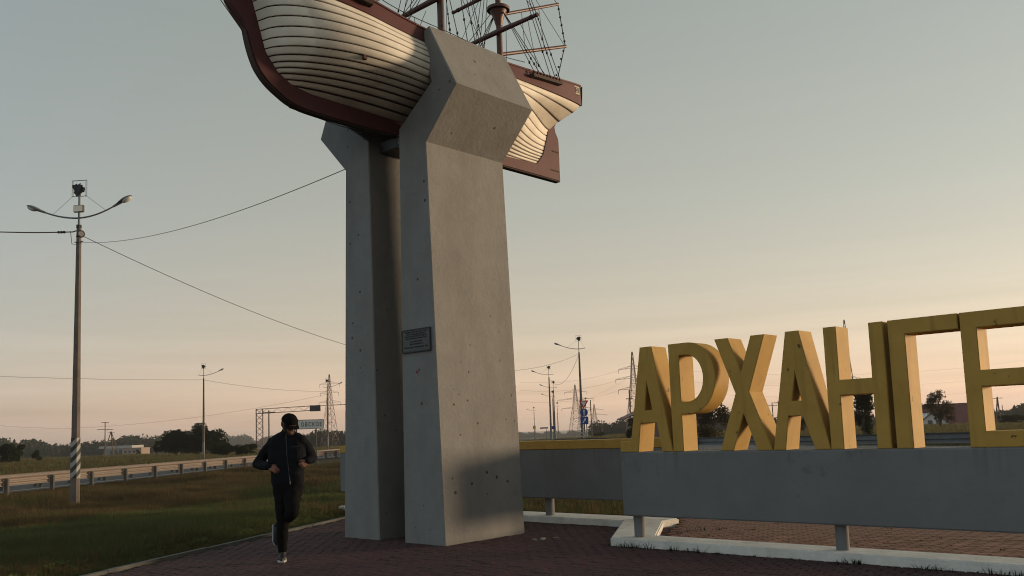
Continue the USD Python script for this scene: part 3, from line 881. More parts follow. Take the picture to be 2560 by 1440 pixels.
for u in (0.35, 0.65):
    rope((AX, 2.68 + 1.78 * u, 8.02 + 0.68 * u), (AX, 2.68 + 1.6 * u, 8.74 + 0.72 * u), 0.005)
for z0, z1 in ((9.05, 7.6), (10.4, 8.0), (11.2, 8.45)):
    rope((AX, -0.92, z0), (AX, -2.0 - (z0 - 9) * 0.85, z1))
for z0, z1 in ((9.1, 7.42), (10.6, 8.9)):
    rope((AX, 1.24, z0), (AX, -0.85, z1))
for z0, z1 in ((8.9, 7.30), (10.4, 9.0)):
    rope((AX, 2.62, z0), (AX, 1.3, z1))
rope((AX + 0.07, -2.3, 6.86), (AX + 0.05, -4.0, 8.45), 0.006); rope((AX - 0.02, -2.3, 6.86), (AX - 0.02, -3.7, 8.3), 0.006)
# hand line along the rail
for side in (1, -1):
    ys = np.linspace(-1.9, 2.2, 24)
    part(ship, 'hand_line', MB().tube(np.stack([AX + side * (half(np.ones_like(ys), ys, np.full_like(ys, 7.3)) + 0.0), ys, rail_z(ys) + 0.12 + 0.02 * np.sin(ys * 3)], 1), 0.006, 5, False), 'rope_black', world=True)
for u in np.linspace(0.1, 0.9, 5):
    blk.tm(ball((AX, 4.29 + 0.16 * u, 9.46 - 0.74 * u), 0.022, 1)); blk.tm(ball((AX, 4.43 - 0.40 * u, 8.68 - 0.9 * u), 0.02, 1))
part(ship, 'rigging_blocks', blk, 'rope_black', world=True, kind='stuff')
# thin cables hanging under the keel
part(ship, 'light_cable', MB().tube([(AX + 0.05, -1.5, 6.0), (AX + 0.05, -0.9, 5.97), (AX + 0.06, -0.1, 5.955), (AX + 0.1, 0.3, 5.98)], 0.006, 5), 'rope_black', world=True)
part(ship, 'light_cable', MB().tube([(AX - 0.05, -1.6, 6.02), (AX - 0.05, -0.8, 5.96), (AX - 0.04, 0.1, 5.94)], 0.005, 5), 'rope_black', world=True)

# ------------------------------------------------------------------ sign walls and letters
def wall_panel(x0, x1, y0, y1, z0, z1):
    return MB().cbox((x0, y0, z0), (x1, y1, z1), 0.018)


sg = thing('lettered_wall', 'long grey raised wall on short posts carrying tall yellow letters', 'sign', (2.13, 1.13, 0))
part(sg, 'wall_panel', wall_panel(2.13, 9.4, 1.135, 1.455, 0.375, 1.18), 'wall_paint', world=True)
for x in (2.27, 4.915, 7.56):
    part(sg, 'support_post', MB().tube([(x, 1.29, 0.09), (x, 1.29, 0.38)], 0.07, 20), 'wall_paint', 40, world=True)
ZB, LH = 1.181, 1.32


def legA(x0, x1, t0, t1, w0, w1, cut, tri):
    o = Polygon([(x0, 0), (x1, 0), (t1, LH), (t0, LH)])
    return o.difference(Polygon([(w0, -1), (w0, 0), (cut[0], cut[2]), (cut[1], cut[2]), (w1, 0), (w1, -1)])).difference(Polygon(tri))


def ring_P(x0, x1, xs, z0, z1, t):
    h = (z1 - z0) / 2; r = h
    cx = x1 - r * 0.86
    th = np.linspace(-math.pi / 2, math.pi / 2, 28)
    o = [(x0, z0)] + [(cx + 0.86 * r * math.cos(a), z0 + h + r * math.sin(a)) for a in th] + [(x0, z1)]
    ri = r - t
    n = [(xs, z0 + t)] + [(cx - 0.02 + (0.86 * r - t) * math.cos(a), z0 + h + ri * math.sin(a)) for a in th] + [(xs, z1 - t)]
    return Polygon(o).difference(Polygon(n))


def rect(x0, z0, x1, z1):
    return Polygon([(x0, z0), (x1, z0), (x1, z1), (x0, z1)])


from shapely import union_all
LET = [
    ('yellow letter А, first of the row', legA(2.285, 2.93, 2.51, 2.69, 2.42, 2.77, (2.47, 2.715, 0.36), [(2.545, 0.52), (2.655, 0.52), (2.59, 0.87)]), 0),
    ('yellow letter Р with a rounded bowl', union_all([rect(2.935, 0, 3.085, LH), ring_P(2.935, 3.575, 3.085, 0.45, LH, 0.15)]), 0.0),
    ('yellow letter Х', union_all([Polygon([(3.585, 0), (3.76, 0), (4.235, LH), (4.06, LH)]), Polygon([(4.065, 0), (4.25, 0), (3.765, LH), (3.585, LH)])]), 0.004),
    ('yellow letter А, between Х and Н', legA(4.262, 4.925, 4.49, 4.65, 4.41, 4.755, (4.465, 4.63, 0.375), [(4.52, 0.54), (4.63, 0.54), (4.575, 0.85)]), 0.0),
    ('yellow letter Н with rust spots', union_all([rect(4.93, 0, 5.075, LH), rect(5.425, 0, 5.575, LH), rect(5.07, 0.575, 5.43, 0.74)]), 0.003),
    ('yellow letter Г', union_all([rect(5.625, 0, 5.795, LH), rect(5.625, 1.165, 6.305, LH)]), 0.0),
    ('yellow letter Е cut by the edge of the photo', union_all([rect(6.325, 0, 6.475, LH), rect(6.325, 1.16, 7.0, LH), rect(6.325, 0.585, 6.95, 0.745), rect(6.325, 0, 7.0, 0.155)]), 0.003)]
for lab, poly, dy in LET:
    c = 0.006
    m = MB()
    m.prism(poly.buffer(-c, join_style=2), lambda u, v, d: (u, 1.139 + dy + d, ZB + v), 0.0, c)
    m.prism(poly, lambda u, v, d: (u, 1.139 + dy + d, ZB + v), c, 0.325)
    part(sg, 'letter', m.fixed(), 'yellow_paint', 35, world=True, label=lab)
part(sg, 'yellow_base_block', MB().cbox((2.135, 1.141, 1.181), (2.41, 1.45, 1.318), 0.006), 'yellow_paint', world=True, label='low yellow block beside the first letter')

bk = thing('low_wall', 'plain grey raised wall with a flat yellow top strip behind the pylons', 'wall', (-6.3, 2.9, 0))
part(bk, 'wall_panel', wall_panel(-6.3, 1.95, 2.90, 3.22, 0.385, 1.18), 'wall_paint', world=True)
part(bk, 'yellow_top_strip', MB().cbox((-6.3, 2.897, 1.181), (1.95, 3.223, 1.322), 0.008), 'yellow_paint', world=True)
for x in (-6.0, -4.2, -2.5, -0.76, 1.0):
    part(bk, 'support_post', MB().tube([(x, 3.06, 0.09), (x, 3.06, 0.39)], 0.075, 20), 'wall_paint', 40, world=True)

# ------------------------------------------------------------------ guard rails
WP = [(a_, b_ * 1.16) for a_, b_ in [(0.0, 0.0), (0.035, 0.03), (0.075, 0.055), (0.075, 0.105), (0.02, 0.135), (0.02, 0.175), (0.075, 0.205), (0.075, 0.255), (0.035, 0.28), (0.0, 0.31)]]


def guard_rail(name, label, pts, face, tops, m, mp, post_side, group=None, nm_post=True, every=1, post_h=0.62):
    """A W-beam along pts (x, y); face: which way the corrugation bulges (unit vector); tops: height of the beam's top over the ground."""
    pts = np.asarray(pts, float)
    z0 = terrain(pts[:, 0], pts[:, 1])
    base = np.array([pts[0, 0], pts[0, 1], float(z0[0])])
    t = thing(name, label, 'guard rail', base, 0, group)
    step = 2
    tops = np.broadcast_to(np.asarray(tops, float), (len(pts),))
    for a in range(0, len(pts) - 1, step):
        e = min(a + step, len(pts) - 1)
        rows = []
        P, Z, T = pts[a:e + 1], z0[a:e + 1], tops[a:e + 1]
        prof = np.array(WP)
        back = prof[::-1] - [0.006, 0]
        loop = np.vstack([prof, back])
        tl = P[-1] - P[0]; tl = tl / np.linalg.norm(tl)
        gap = 0.012
        R = []
        for k in range(len(P)):
            p = P[k] + (tl * gap if k == 0 else (-tl * gap if k == len(P) - 1 else 0))
            R.append(np.stack([p[0] + face[0] * loop[:, 0], p[1] + face[1] * loop[:, 0], Z[k] + T[k] - 0.36 + loop[:, 1]], 1))
        R = np.array(R); n, mm = R.shape[:2]
        i, j = np.meshgrid(np.arange(n - 1), np.arange(mm), indexing='ij')
        q = np.stack([i * mm + j, i * mm + (j + 1) % mm, (i + 1) * mm + (j + 1) % mm, (i + 1) * mm + j], -1).reshape(-1, 4)
        mm_ = MB().add(R.reshape(-1, 3), q); mm_ = mm_.mesh(); trimesh.repair.fix_normals(mm_)
        part(t, 'rail_beam', mm_, m, world=True)
    for k in range(0, len(pts), every):
        p = np.array([*pts[k], z0[k]])
        o = -np.array([face[0], face[1], 0]) * 0.10
        tl = pts[min(k + 1, len(pts) - 1)] - pts[max(k - 1, 0)]; tl = np.array([*(tl / np.linalg.norm(tl)), 0])
        b = MB()
        f3 = np.array([face[0], face[1], 0])
        # a channel section post
        for (oa, wa, ob, wb) in ((0, 0.012, 0, 0.16), (0.06, 0.12, 0.08, 0.012), (0.06, 0.12, -0.08, 0.012)):
            c = p + o + tl * (oa - 0.03) + f3 * ob
            b.beam(c + [0, 0, -0.3], c + [0, 0, tops[k] - 0.015], wa, wb, up=f3) if False else b.box((0, 0, 0), (1, 1, 1))
            vb = b.v[-1]
            vb -= 0.5
            loc = vb.copy()
            b.v[-1] = c + loc[:, :1] * tl * wa + loc[:, 1:2] * f3 * wb + np.array([0, 0, 1]) * (loc[:, 2:] * (tops[k] + 0.285) + (tops[k] + 0.285) / 2 - 0.3)
        part(t, 'rail_post', b, mp, world=True)
    return t


npost = [-7.9, -5.3, -2.7]
s_obs = [(np.array(p) - ROAD0) @ ROADT for p in ((-34.39, 5.53), (-36.92, 8.26), (-39.02, 10.84), (-40.71, 13.33), (-42.46, 15.81), (-44.69, 18.59), (-46.21, 20.96), (-48.76, 24.01), (-50.32, 26.47))]
s_all = list(np.arange(s_obs[0] - 2.85 * 16, s_obs[0] - 1, 2.85)) + list(np.linspace(s_obs[0], s_obs[-1], 9)) + list(s_obs[-1] + 3.2 * np.arange(1, 40))
fw = ROADN
guard_rail('guard_rail', 'pale zinc guard rail beside the lawn, nearest of the rails on the left', along(s_all, 0.0), ROADN, 0.78, 'rail_zinc', 'post_zinc', -1)
sm = np.arange(-48, 120, 3.0)
guard_rail('guard_rail', 'guard rail mostly hidden behind the pale one, on the near side of the median', along(sm + 0.9, 2.75), -ROADN, 0.78, 'rail_zinc', 'post_zinc', -1)
guard_rail('guard_rail', 'guard rail mostly hidden behind the pale one, on the far side of the median', along(sm + 1.45, 3.6), ROADN, 0.78, 'rail_zinc', 'post_zinc', -1)
rr = np.array([[-37.5, 42.2], [-32.88, 39.27], [-23, 33.6], [-13.07, 28.84], [-0.58, 23.98], [14, 19.0]])
u = np.concatenate([[0], np.cumsum(np.linalg.norm(np.diff(rr, axis=0), axis=1))])
w_ = np.arange(0, u[-1], 3.0)
rpts = np.stack([PchipInterpolator(u, rr[:, k])(w_) for k in (0, 1)], 1)
guard_rail('guard_rail', 'dark backlit guard rail seen between the yellow letters', rpts, np.array([0.4, 0.917]), 0.93, 'rail_dull', 'rail_dull', -1)

# ------------------------------------------------------------------ street lamps
def lamp_head(t, base, d, up):
    """A cobra head at base pointing along d; up = its rise per metre."""
    d = np.array(d, float); d /= np.linalg.norm(d)
    w = np.cross(d, (0, 0, 1.0)); w /= np.linalg.norm(w); v = np.cross(w, d)
    m = trimesh.creation.icosphere(2, 1.0)
    p = m.vertices.copy()
    L, B, H_ = 0.33, 0.13, 0.075
    s = 0.75 + 0.35 * smoothstep(-0.9, 0.4, p[:, 0])
    q = base + (p[:, :1] * L + L * 0.95) * d + (p[:, 1:2] * B * s[:, None]) * w + (np.where(p[:, 2:] > 0, p[:, 2:], p[:, 2:] * 0.25) * H_ * s[:, None]) * v
    h = part(t, 'lamp_head', trimesh.Trimesh(q, m.faces, process=False), 'lamp_steel', 40)
    p = m.vertices.copy()
    q = base + (p[:, :1] * 0.19 + 0.42) * d + (p[:, 1:2] * 0.115) * w + (np.minimum(p[:, 2:], 0) * 0.095 - 0.012) * v
    part(h, 'glass_bowl', trimesh.Trimesh(q, m.faces, process=False), 'lamp_glass', 40)
    part(h, 'neck', MB().tube([base - d * 0.1, base + d * 0.22], [0.035, 0.055], 10), 'lamp_steel', 30)


def figure_plates(t, z0, s=0.52, full=True):
    """The framed dark ornament of overlapping cut plates on top of the pole."""
    fr = part(t, 'ornament_frame', MB().beam((-s / 2, 0, z0), (s / 2, 0, z0), 0.016).beam((-s / 2, 0, z0 + s * 1.05), (s / 2, 0, z0 + s * 1.05), 0.02).beam((-s / 2, 0, z0), (-s / 2, 0, z0 + s * 1.05), 0.014).beam((s / 2, 0, z0), (s / 2, 0, z0 + s * 1.05), 0.014)
              .beam((-s / 2 + 0.05, 0, z0), (-s / 2 + 0.05, 0, z0 + s), 0.008).beam((s / 2 - 0.05, 0, z0), (s / 2 - 0.05, 0, z0 + s), 0.008), 'lamp_steel', kind='stuff')
    rg = np.random.default_rng(3)
    b = MB()
    for k in range(9 if full else 5):
        a = rg.uniform(0, 6.28); r = rg.uniform(0.05, 0.13)
        n = 9
        ang = np.sort(rg.uniform(0, 6.28, n))
        rad = rg.uniform(0.6, 1.0, n) * 0.13
        poly = Polygon([(c * math.cos(x), c * math.sin(x)) for c, x in zip(rad, ang)]).buffer(0.008)
        tl = rg.uniform(-0.5, 0.5)
        b.prism(poly, lambda u, v, d: (r * math.cos(a) + u, d + tl * u - 0.02, z0 + s * 0.46 + r * 1.25 * math.sin(a) + v), -0.01, 0.01)
    part(t, 'ornament', b, 'steel_dark', label='dark cluster of cut plates', kind='stuff')


H = 10.55
STRIPE = {'pos': ('texture_coordinate', {}), 'dot': ('vector_math', {'math_type': 'dot_product', 'vector2': (2.6, 2.6, -3.05)}), 'fr': ('math', {'math_type': 'fraction'}),
          'lt': ('math', {'math_type': 'less_than', 'value2': 0.5}), 'm': ('mix', {'color1': (0.02, 0.02, 0.022), 'color2': (0.22, 0.23, 0.23)}), 'p': ('principled_bsdf', {'roughness': 0.8})}
LOOKS['striped_paint'] = usdkit.material(stage, '/World/Looks/striped_paint', STRIPE, [('pos.object', 'dot.vector1'), ('dot.value', 'fr.value1'), ('fr.value', 'lt.value1'), ('lt.value', 'm.fac'), ('m.color', 'p.base_color')], surface='p.BSDF')


def lamp_pole(t, stripes):
    part(t, 'pole', MB().tube([(0, 0, -0.8), (0, 0, 4.5), (0, 0, 8.95)], [0.158, 0.115, 0.075], 8), 'pole_concrete', 20)
    part(t, 'mast_tube', MB().tube([(0, 0, 8.95), (0, 0, H - 0.52)], 0.038, 10), 'lamp_steel', 30)
    if stripes:
        part(t, 'striped_band', MB().tube([(0, 0, 0.65), (0, 0, 1.95)], [0.154, 0.143], 8, False), 'striped_paint', 20, label='black and white diagonal stripes')
    figure_plates(t, H - 0.54)


def arm(t, sign, L, rise, r=0.03):
    u = np.linspace(0, 1, 12)
    p = np.stack([sign * L * u, 0 * u, 9.27 + rise * u ** 1.9], 1)
    part(t, 'arm', MB().tube(p, np.linspace(r, r * 0.85, 12), 8), 'lamp_steel', 30)
    return p[-1], p[-1] - p[-2]


def guy(t, x, z):
    part(t, 'guy_wire', MB().tube([(0.0 + math.copysign(0.2, x), 0, H - 0.5), (x, 0, z)], 0.006, 4), 'lamp_steel')


l1 = (-21.41, 3.48)
lz = float(terrain(*l1)) + 0.37        # its foot stands on a low mound
RA = math.atan2(0.604, 0.797)            # across the road, towards picture right
t1 = thing('street_lamp', 'tall concrete street lamp with two lamp heads and striped base on the lawn', 'street lamp', (*l1, lz), RA)
lamp_pole(t1, True)
for s_, rise in ((-1, 0.29), (1, 0.36)):
    e, d = arm(t1, s_, 1.28, rise)
    lamp_head(t1, e, d, 0)
    guy(t1, s_ * 0.95, 9.27 + rise * 0.56)
fl = part(t1, 'floodlight', MB().cbox((-0.17, -0.07, 9.46), (0.17, 0.03, 9.70), 0.01), 'steel_dark', label='small flat floodlight')
part(fl, 'floodlight_glass', MB().cbox((-0.15, -0.078, 9.48), (0.15, -0.0705, 9.68), 0.003), 'floodlight_glass')
part(t1, 'cable_coil', trimesh.creation.torus(0.10, 0.03, transform=trimesh.transformations.translation_matrix((0.09, -0.02, 8.72)) @ trimesh.transformations.rotation_matrix(0.9, (0, 0, 1)) @ trimesh.transformations.rotation_matrix(math.pi / 2, (1, 0, 0))), 'steel_dark', True)
part(t1, 'coil_cover', trimesh.creation.cylinder(0.10, 0.05, 20, transform=trimesh.transformations.translation_matrix((0.09, -0.02, 8.72)) @ trimesh.transformations.rotation_matrix(0.9, (0, 0, 1)) @ trimesh.transformations.rotation_matrix(math.pi / 2, (1, 0, 0))), 'lamp_steel', 30)
part(t1, 'clamp_bracket', MB().beam((-0.26, 0, 8.80), (0.0, 0, 8.86), 0.03), 'steel_dark')
part(t1, 'clamp_bracket', MB().beam((-0.15, 0, 8.45), (0.16, 0, 8.47), 0.025), 'steel_dark')
part(t1, 'clamp_bracket', MB().tube([(-0.30, 0, 8.84), (-0.24, 0, 8.40), (-0.02, 0, 8.36)], 0.010, 5), 'steel_dark')
for z in (8.93, 8.99, 8.62, 8.40):
    part(t1, 'band_clamp', MB().tube([(0, 0, z), (0, 0, z + 0.04)], 0.088, 10), 'steel_dark')

# one-headed lamps along the road: the first one, then copies
t2 = thing('street_lamp', 'concrete street lamp with one head standing before the two round trees', 'street lamp', (-83.14, 40.90, 0), RA, 'lamps on the left of the highway')
lamp_pole(t2, True)
e, d = arm(t2, 1, 1.75, 0.42); lamp_head(t2, e, d, 0); guy(t2, 1.1, 9.27 + 0.18)
e, d = arm(t2, -1, 0.62, 0.07); guy(t2, -0.55, 9.33)
UsdGeom.XformCommonAPI(t2)
t2.GetAttribute('xformOp:translate').Set(Gf.Vec3d(-83.14, 40.90, -0.42))
dup(t2, (-101.6, 70.4, -0.30), RA, 'street lamp with one head standing in front of the lattice tower by the town sign')
RL = [((-43.8, 58.0), 'street lamp with one head rising behind the blue road signs, nearest on the right', 0.0),
      ((-67.6, 81.3), 'second nearest street lamp right of the pylons, leftmost of the tall cluster', 0.0),
      ((-88.7, 107.0), 'street lamp right of the tall cluster, between its two neighbours', 0.0),
      ((-109.7, 131.4), 'street lamp in the middle of the distant cluster, partly hidden', 0.0),
      ((-149.9, 180.5), 'small distant street lamp at the right of the cluster', 0.0),
      ((-175.98, 200.2), 'small distant street lamp standing alone beside the pylon', 0.0),
      ((-130.4, 168.4), 'small distant street lamp just right of the blue signs', 0.0)]
for (xy_, lab, _) in RL:
    dup(t2, (*xy_, float(terrain(*xy_)) - 0.05), RA + math.pi, lab, 'lamps on the right of the road')

# overhead cables
def top_of(xy_, h):
    return np.array([xy_[0], xy_[1], float(terrain(*xy_)) + h])


P1 = top_of(l1, 8.72 + 0.37); R1 = top_of((-43.8, 58.0), 8.75); R2 = top_of((-67.6, 81.3), 8.75)
dirl = -CR * 1.0


def at(px, py, D):
    return EYE + CR * ((px - 1280) / FPX * D) - CU * ((py - CY) / FPX * D) + CF * D
cab = [('thick dark cable leaving the tall striped lamp to the left', sag(P1 + [-0.2, -0.1, 0.1], at(-420, 540, 26.0), 0.18), 0.02),
       ('cable sagging from the tall striped lamp to the lamp behind the blue signs', sag(P1, R1, 2.95, 60), 0.012),
       ('thin cable rising from the tall striped lamp to the pylon', sag(P1 + [0.1, 0, -0.3], (-2.055, 0.02, 5.68), 0.35, 40), 0.007),
       ('cable running from the left edge to the lamp before the round trees', sag((-70.0, -12.0, 8.6), (-83.14, 40.9, 8.35), 0.55), 0.014),
       ('cable from the lamp before the round trees to the lamp by the town sign', sag((-83.14, 40.9, 8.35), (-101.6, 70.4, 8.4), 0.4), 0.016),
       ('steep sagging cable between the two nearest lamps on the right', sag(R1, R2, 1.7), 0.015)]
for lab, p, r in cab:
    single('overhead_cable', MB().tube(p, r, 5), 'cable_grey', lab, 'cable')
single('cable_insulator', MB().tube(sag(P1 + [-0.2, -0.1, 0.1], at(-420, 540, 26.0), 0.18, 160)[6:13], [0.03, 0.05, 0.03, 0.05, 0.03, 0.05, 0.03], 8), 'steel_dark', 'string of dark insulators on the thick cable at the tall lamp', 'insulator')

# ------------------------------------------------------------------ road signs
def face_frame(loc, toward):
    """Axes of a flat sign at loc whose front looks along toward (x, y): right (as seen by someone looking at it), up, front."""
    n = np.array([toward[0], toward[1], 0.0]); n /= np.linalg.norm(n)
    u = np.cross([0, 0, 1.0], n)
    return u, np.array([0, 0, 1.0]), n


def put(m, loc, fr):
    u, v, n = fr
    q = m.vertices
    return trimesh.Trimesh(np.array(loc) + q[:, :1] * u + q[:, 1:2] * v + q[:, 2:] * n, m.faces, process=False)


def flat(poly, d0, d1):
    return trimesh.util.concatenate([trimesh.creation.extrude_polygon(g, d1 - d0, engine='earcut').apply_translation((0, 0, d0)) for g in getattr(poly, 'geoms', [poly])])


c0 = at(766, 1061, 59.0)
gz = float(terrain(c0[0], c0[1]))
ts = thing('town_sign', 'white town name sign on posts behind the runner, with dark capital letters', 'road sign', (c0[0], c0[1], gz))
fr = face_frame(c0, -(CF[:2] + CR[:2] * -0.05))
rb = lambda w, h, r: Polygon([(-w / 2 + r, -h / 2 + r), (w / 2 - r, -h / 2 + r), (w / 2 - r, h / 2 - r), (-w / 2 + r, h / 2 - r)]).buffer(r)
bd = part(ts, 'board', put(flat(rb(2.28, 0.62, 0.04), 0.0, 0.03), c0, fr), 'sign_white', world=True)
part(bd, 'border', put(flat(rb(2.28, 0.62, 0.04).difference(rb(2.22, 0.56, 0.03)), 0.0305, 0.033), c0, fr), 'sign_black', world=True)
x = -0.36
for chx in 'ОВСКОЕ':
    m = meshkit.text_mesh(chx, 0.27, 0.003, True); m.apply_scale((0.74, 1, 1)); m.apply_translation((x, -0.135, 0.0305))
    part(bd, 'letter', put(m, c0, fr), 'sign_black', world=True)
    x = m.bounds[1][0] + 0.05
for dx in (-0.66, 0.62):
    p = c0 + fr[0] * dx - fr[2] * 0.04
    part(ts, 'post', MB().tube([(p[0], p[1], gz - 0.2), (p[0], p[1], c0[2] + 0.28)], 0.05, 10), 'steel_dark', 30, world=True)

# the signs on one post: yield, ahead arrow, pass-either-side arrow
s0 = at(1460, 1032, 76.0); gz = float(terrain(s0[0], s0[1]))
rs = thing('road_sign_post', 'post with a yield triangle above two blue arrow signs', 'road sign', (s0[0], s0[1], gz))
fr = face_frame(s0, (-CF[0], -CF[1]))
part(rs, 'post', MB().tube([(s0[0] - fr[2][0] * .05, s0[1] - fr[2][1] * .05, gz - 0.2), (s0[0] - fr[2][0] * .05, s0[1] - fr[2][1] * .05, s0[2] + 1.0)], 0.045, 10), 'steel_dark', 30, world=True)
px = 2240 / 76.0
cz = [s0 + np.array([0, 0, 1]) * ((1032 - y) / px) for y in (1010, 1031, 1051)]
tri = Polygon([(-0.36, 0.27), (0.36, 0.27), (0, -0.36)]).buffer(0.03)
y_ = part(rs, 'yield_sign', put(flat(tri, 0, 0.02), cz[0], fr), 'sign_red', world=True, label='white triangle with red border, point down')
part(y_, 'white_field', put(flat(tri.buffer(-0.10), 0.0205, 0.023), cz[0], fr), 'sign_white', world=True)
dsk = Point(0, 0).buffer(0.33, 24)
d_ = part(rs, 'round_sign', put(flat(dsk, 0, 0.02), cz[1], fr), 'sign_blue', world=True, label='round blue sign with a white upward arrow')
part(d_, 'arrow', put(flat(Polygon([(-0.04, -0.25), (0.04, -0.25), (0.04, 0.08), (0.12, 0.08), (0, 0.26), (-0.12, 0.08), (-0.04, 0.08)]), 0.0205, 0.023), cz[1], fr), 'sign_white', world=True)
q_ = part(rs, 'square_sign', put(flat(rb(0.68, 0.64, 0.03), 0, 0.02), cz[2], fr), 'sign_blue', world=True, label='square blue sign with a white slanting arrow')
part(q_, 'arrow', put(flat(affinity.rotate(Polygon([(-0.04, -0.26), (0.04, -0.26), (0.04, 0.06), (0.12, 0.06), (0, 0.25), (-0.12, 0.06), (-0.04, 0.06)]), -35), 0.0205, 0.023), cz[2], fr), 'sign_white', world=True)
for (px_, py_, D, w, h, m, lab) in ((1336, 1069, 240, 0.75, 0.8, 'sign_yellow', 'tiny square yellow road sign beside the lone distant lamp'),
                                   (1360, 1070, 200, 1.75, 0.32, 'steel_dark', 'low wide dark road sign between the lone lamp and the lamp cluster'),
                                   (1384, 1069, 120, 0.55, 0.42, 'sign_blue', 'small blue road sign at the foot of the lamp cluster')):
    c = at(px_, py_, D); gz = float(terrain(c[0], c[1]))
    t = thing('road_sign', lab, 'road sign', (c[0], c[1], gz))
    fr = face_frame(c, (-CF[0], -CF[1]))
    part(t, 'board', put(flat(rb(w, h, 0.03), 0, 0.03), c, fr), m, world=True)
    p = c + fr[0] * (w * 0.3)
    part(t, 'post', MB().tube([(p[0], p[1], gz - 0.2), (p[0], p[1], c[2] - h / 2 + 0.05)], 0.05, 8), 'steel_dark', world=True)

# ------------------------------------------------------------------ gantry, lattice towers, poles and power lines
ga, gb = at(641, 1100, 150.0), at(800, 1021, 150.0)
gz = float(terrain(ga[0], ga[1]))
gt = thing('sign_gantry', 'rust red lattice gantry over the road with a dark sign box at its end', 'gantry', (ga[0], ga[1], gz))
dirn = np.array([gb[0] - ga[0], gb[1] - ga[1], 0]); span = np.linalg.norm(dirn); dirn /= span
ztop = at(641, 1023, 150.0)[2]
base = np.array([ga[0], ga[1], gz])
lg = MB()
w = 1.1
for dx in (0, w):
    lg.beam(base + dirn * dx, base + dirn * dx + [0, 0, ztop - gz], 0.13)
n = 8
for k in range(n):
    z0, z1 = (ztop - gz) * k / n, (ztop - gz) * (k + 1) / n
    lg.beam(base + dirn * (0 if k % 2 else w) + [0, 0, z0], base + dirn * (w if k % 2 else 0) + [0, 0, z1], 0.07)
    lg.beam(base + dirn * (w if k % 2 else 0) + [0, 0, z0], base + dirn * (0 if k % 2 else w) + [0, 0, z1], 0.07)
part(gt, 'lattice_leg', lg, 'pylon_steel', world=True)
bm = MB()
t0 = base + [0, 0, ztop - gz]
for dz in (0.0, -0.75):
    bm.beam(t0 + [0, 0, dz], t0 + dirn * span + [0, 0, dz + 0.25], 0.11)
n = 12
for k in range(n):
    a, b = span * k / n, span * (k + 1) / n
    bm.beam(t0 + dirn * a + [0, 0, (-0.75 if k % 2 else 0) + 0.25 * k / n], t0 + dirn * b + [0, 0, (0 if k % 2 else -0.75) + 0.25 * k / n], 0.05)
part(gt, 'lattice_beam', bm, 'pylon_steel', world=True)
c = t0 + dirn * (span - 0.75) + [0, 0, -0.2]
fr = face_frame(c, (-CF[0], -CF[1]))
part(gt, 'sign_box', put(flat(rb(1.75, 1.0, 0.02), -0.1, 0.25), c + fr[2] * 0.2, fr), 'steel_dark', world=True, label='dark rectangular sign box')
part(gt, 'lattice_leg', MB().beam(base + dirn * (span + 9) + [0, 0, -0.2], base + dirn * (span + 9) + [0, 0, ztop - gz + 0.2], 0.25), 'pylon_steel', world=True)
part(gt, 'tie_beam', MB().beam(t0 + dirn * span + [0, 0, 0.2], t0 + dirn * (span + 9) + [0, 0, 0.3], 0.1), 'pylon_steel', world=True)


def lattice_tower(px, py_top, D, wb, label, arms, mt=0.14, rz=0.4, name='power_pylon', waist=0.62):
    top = at(px, py_top, D); gz = float(terrain(top[0], top[1]))
    Hh = top[2] - gz
    t = thing(name, label, 'power pylon', (top[0], top[1], gz), rz)
    b = MB()
    zs = np.array([0, 0.12, 0.24, 0.35, 0.46, 0.54, 0.62, 0.69, 0.76, 0.82, 0.88, 0.94, 1.0]) * Hh
    ww = np.interp(zs / Hh, [0, waist, 1.0], [wb, wb * 0.32, wb * 0.05]) / 2
    for k in range(len(zs) - 1):
        cs = [np.array([[sx * ww[q], sy * ww[q], zs[q]] for sx, sy in ((-1, -1), (1, -1), (1, 1), (-1, 1))]) for q in (k, k + 1)]
        for i in range(4):
            j = (i + 1) % 4
            b.beam(cs[0][i], cs[1][i], mt); b.beam(cs[0][i], cs[1][j], mt * 0.6); b.beam(cs[0][j], cs[1][i], mt * 0.6); b.beam(cs[1][i], cs[1][j], mt * 0.6)
    part(t, 'lattice_body', b, 'pylon_steel', label=None)
    for f_, L in arms:
        z = f_ * Hh; wz = np.interp(f_, [0, waist, 1.0], [wb, wb * 0.32, wb * 0.05]) / 2
        a = MB()
        for s_ in (-1, 1):
            a.beam((s_ * wz, 0, z), (s_ * L, 0, z), mt * 0.8); a.beam((s_ * wz, 0, z + Hh * 0.035), (s_ * L, 0, z), mt * 0.6)
            a.beam((s_ * wz + s_ * (L - wz) * .5, 0, z), (s_ * wz, 0, z + Hh * .035), mt * .5)
            a.beam((s_ * L, 0, z), (s_ * L, 0, z - Hh * 0.05), mt * 0.8)
        part(t, 'cross_arm', a, 'pylon_steel', kind='stuff')
    return np.array([top[0], top[1], gz]), Hh


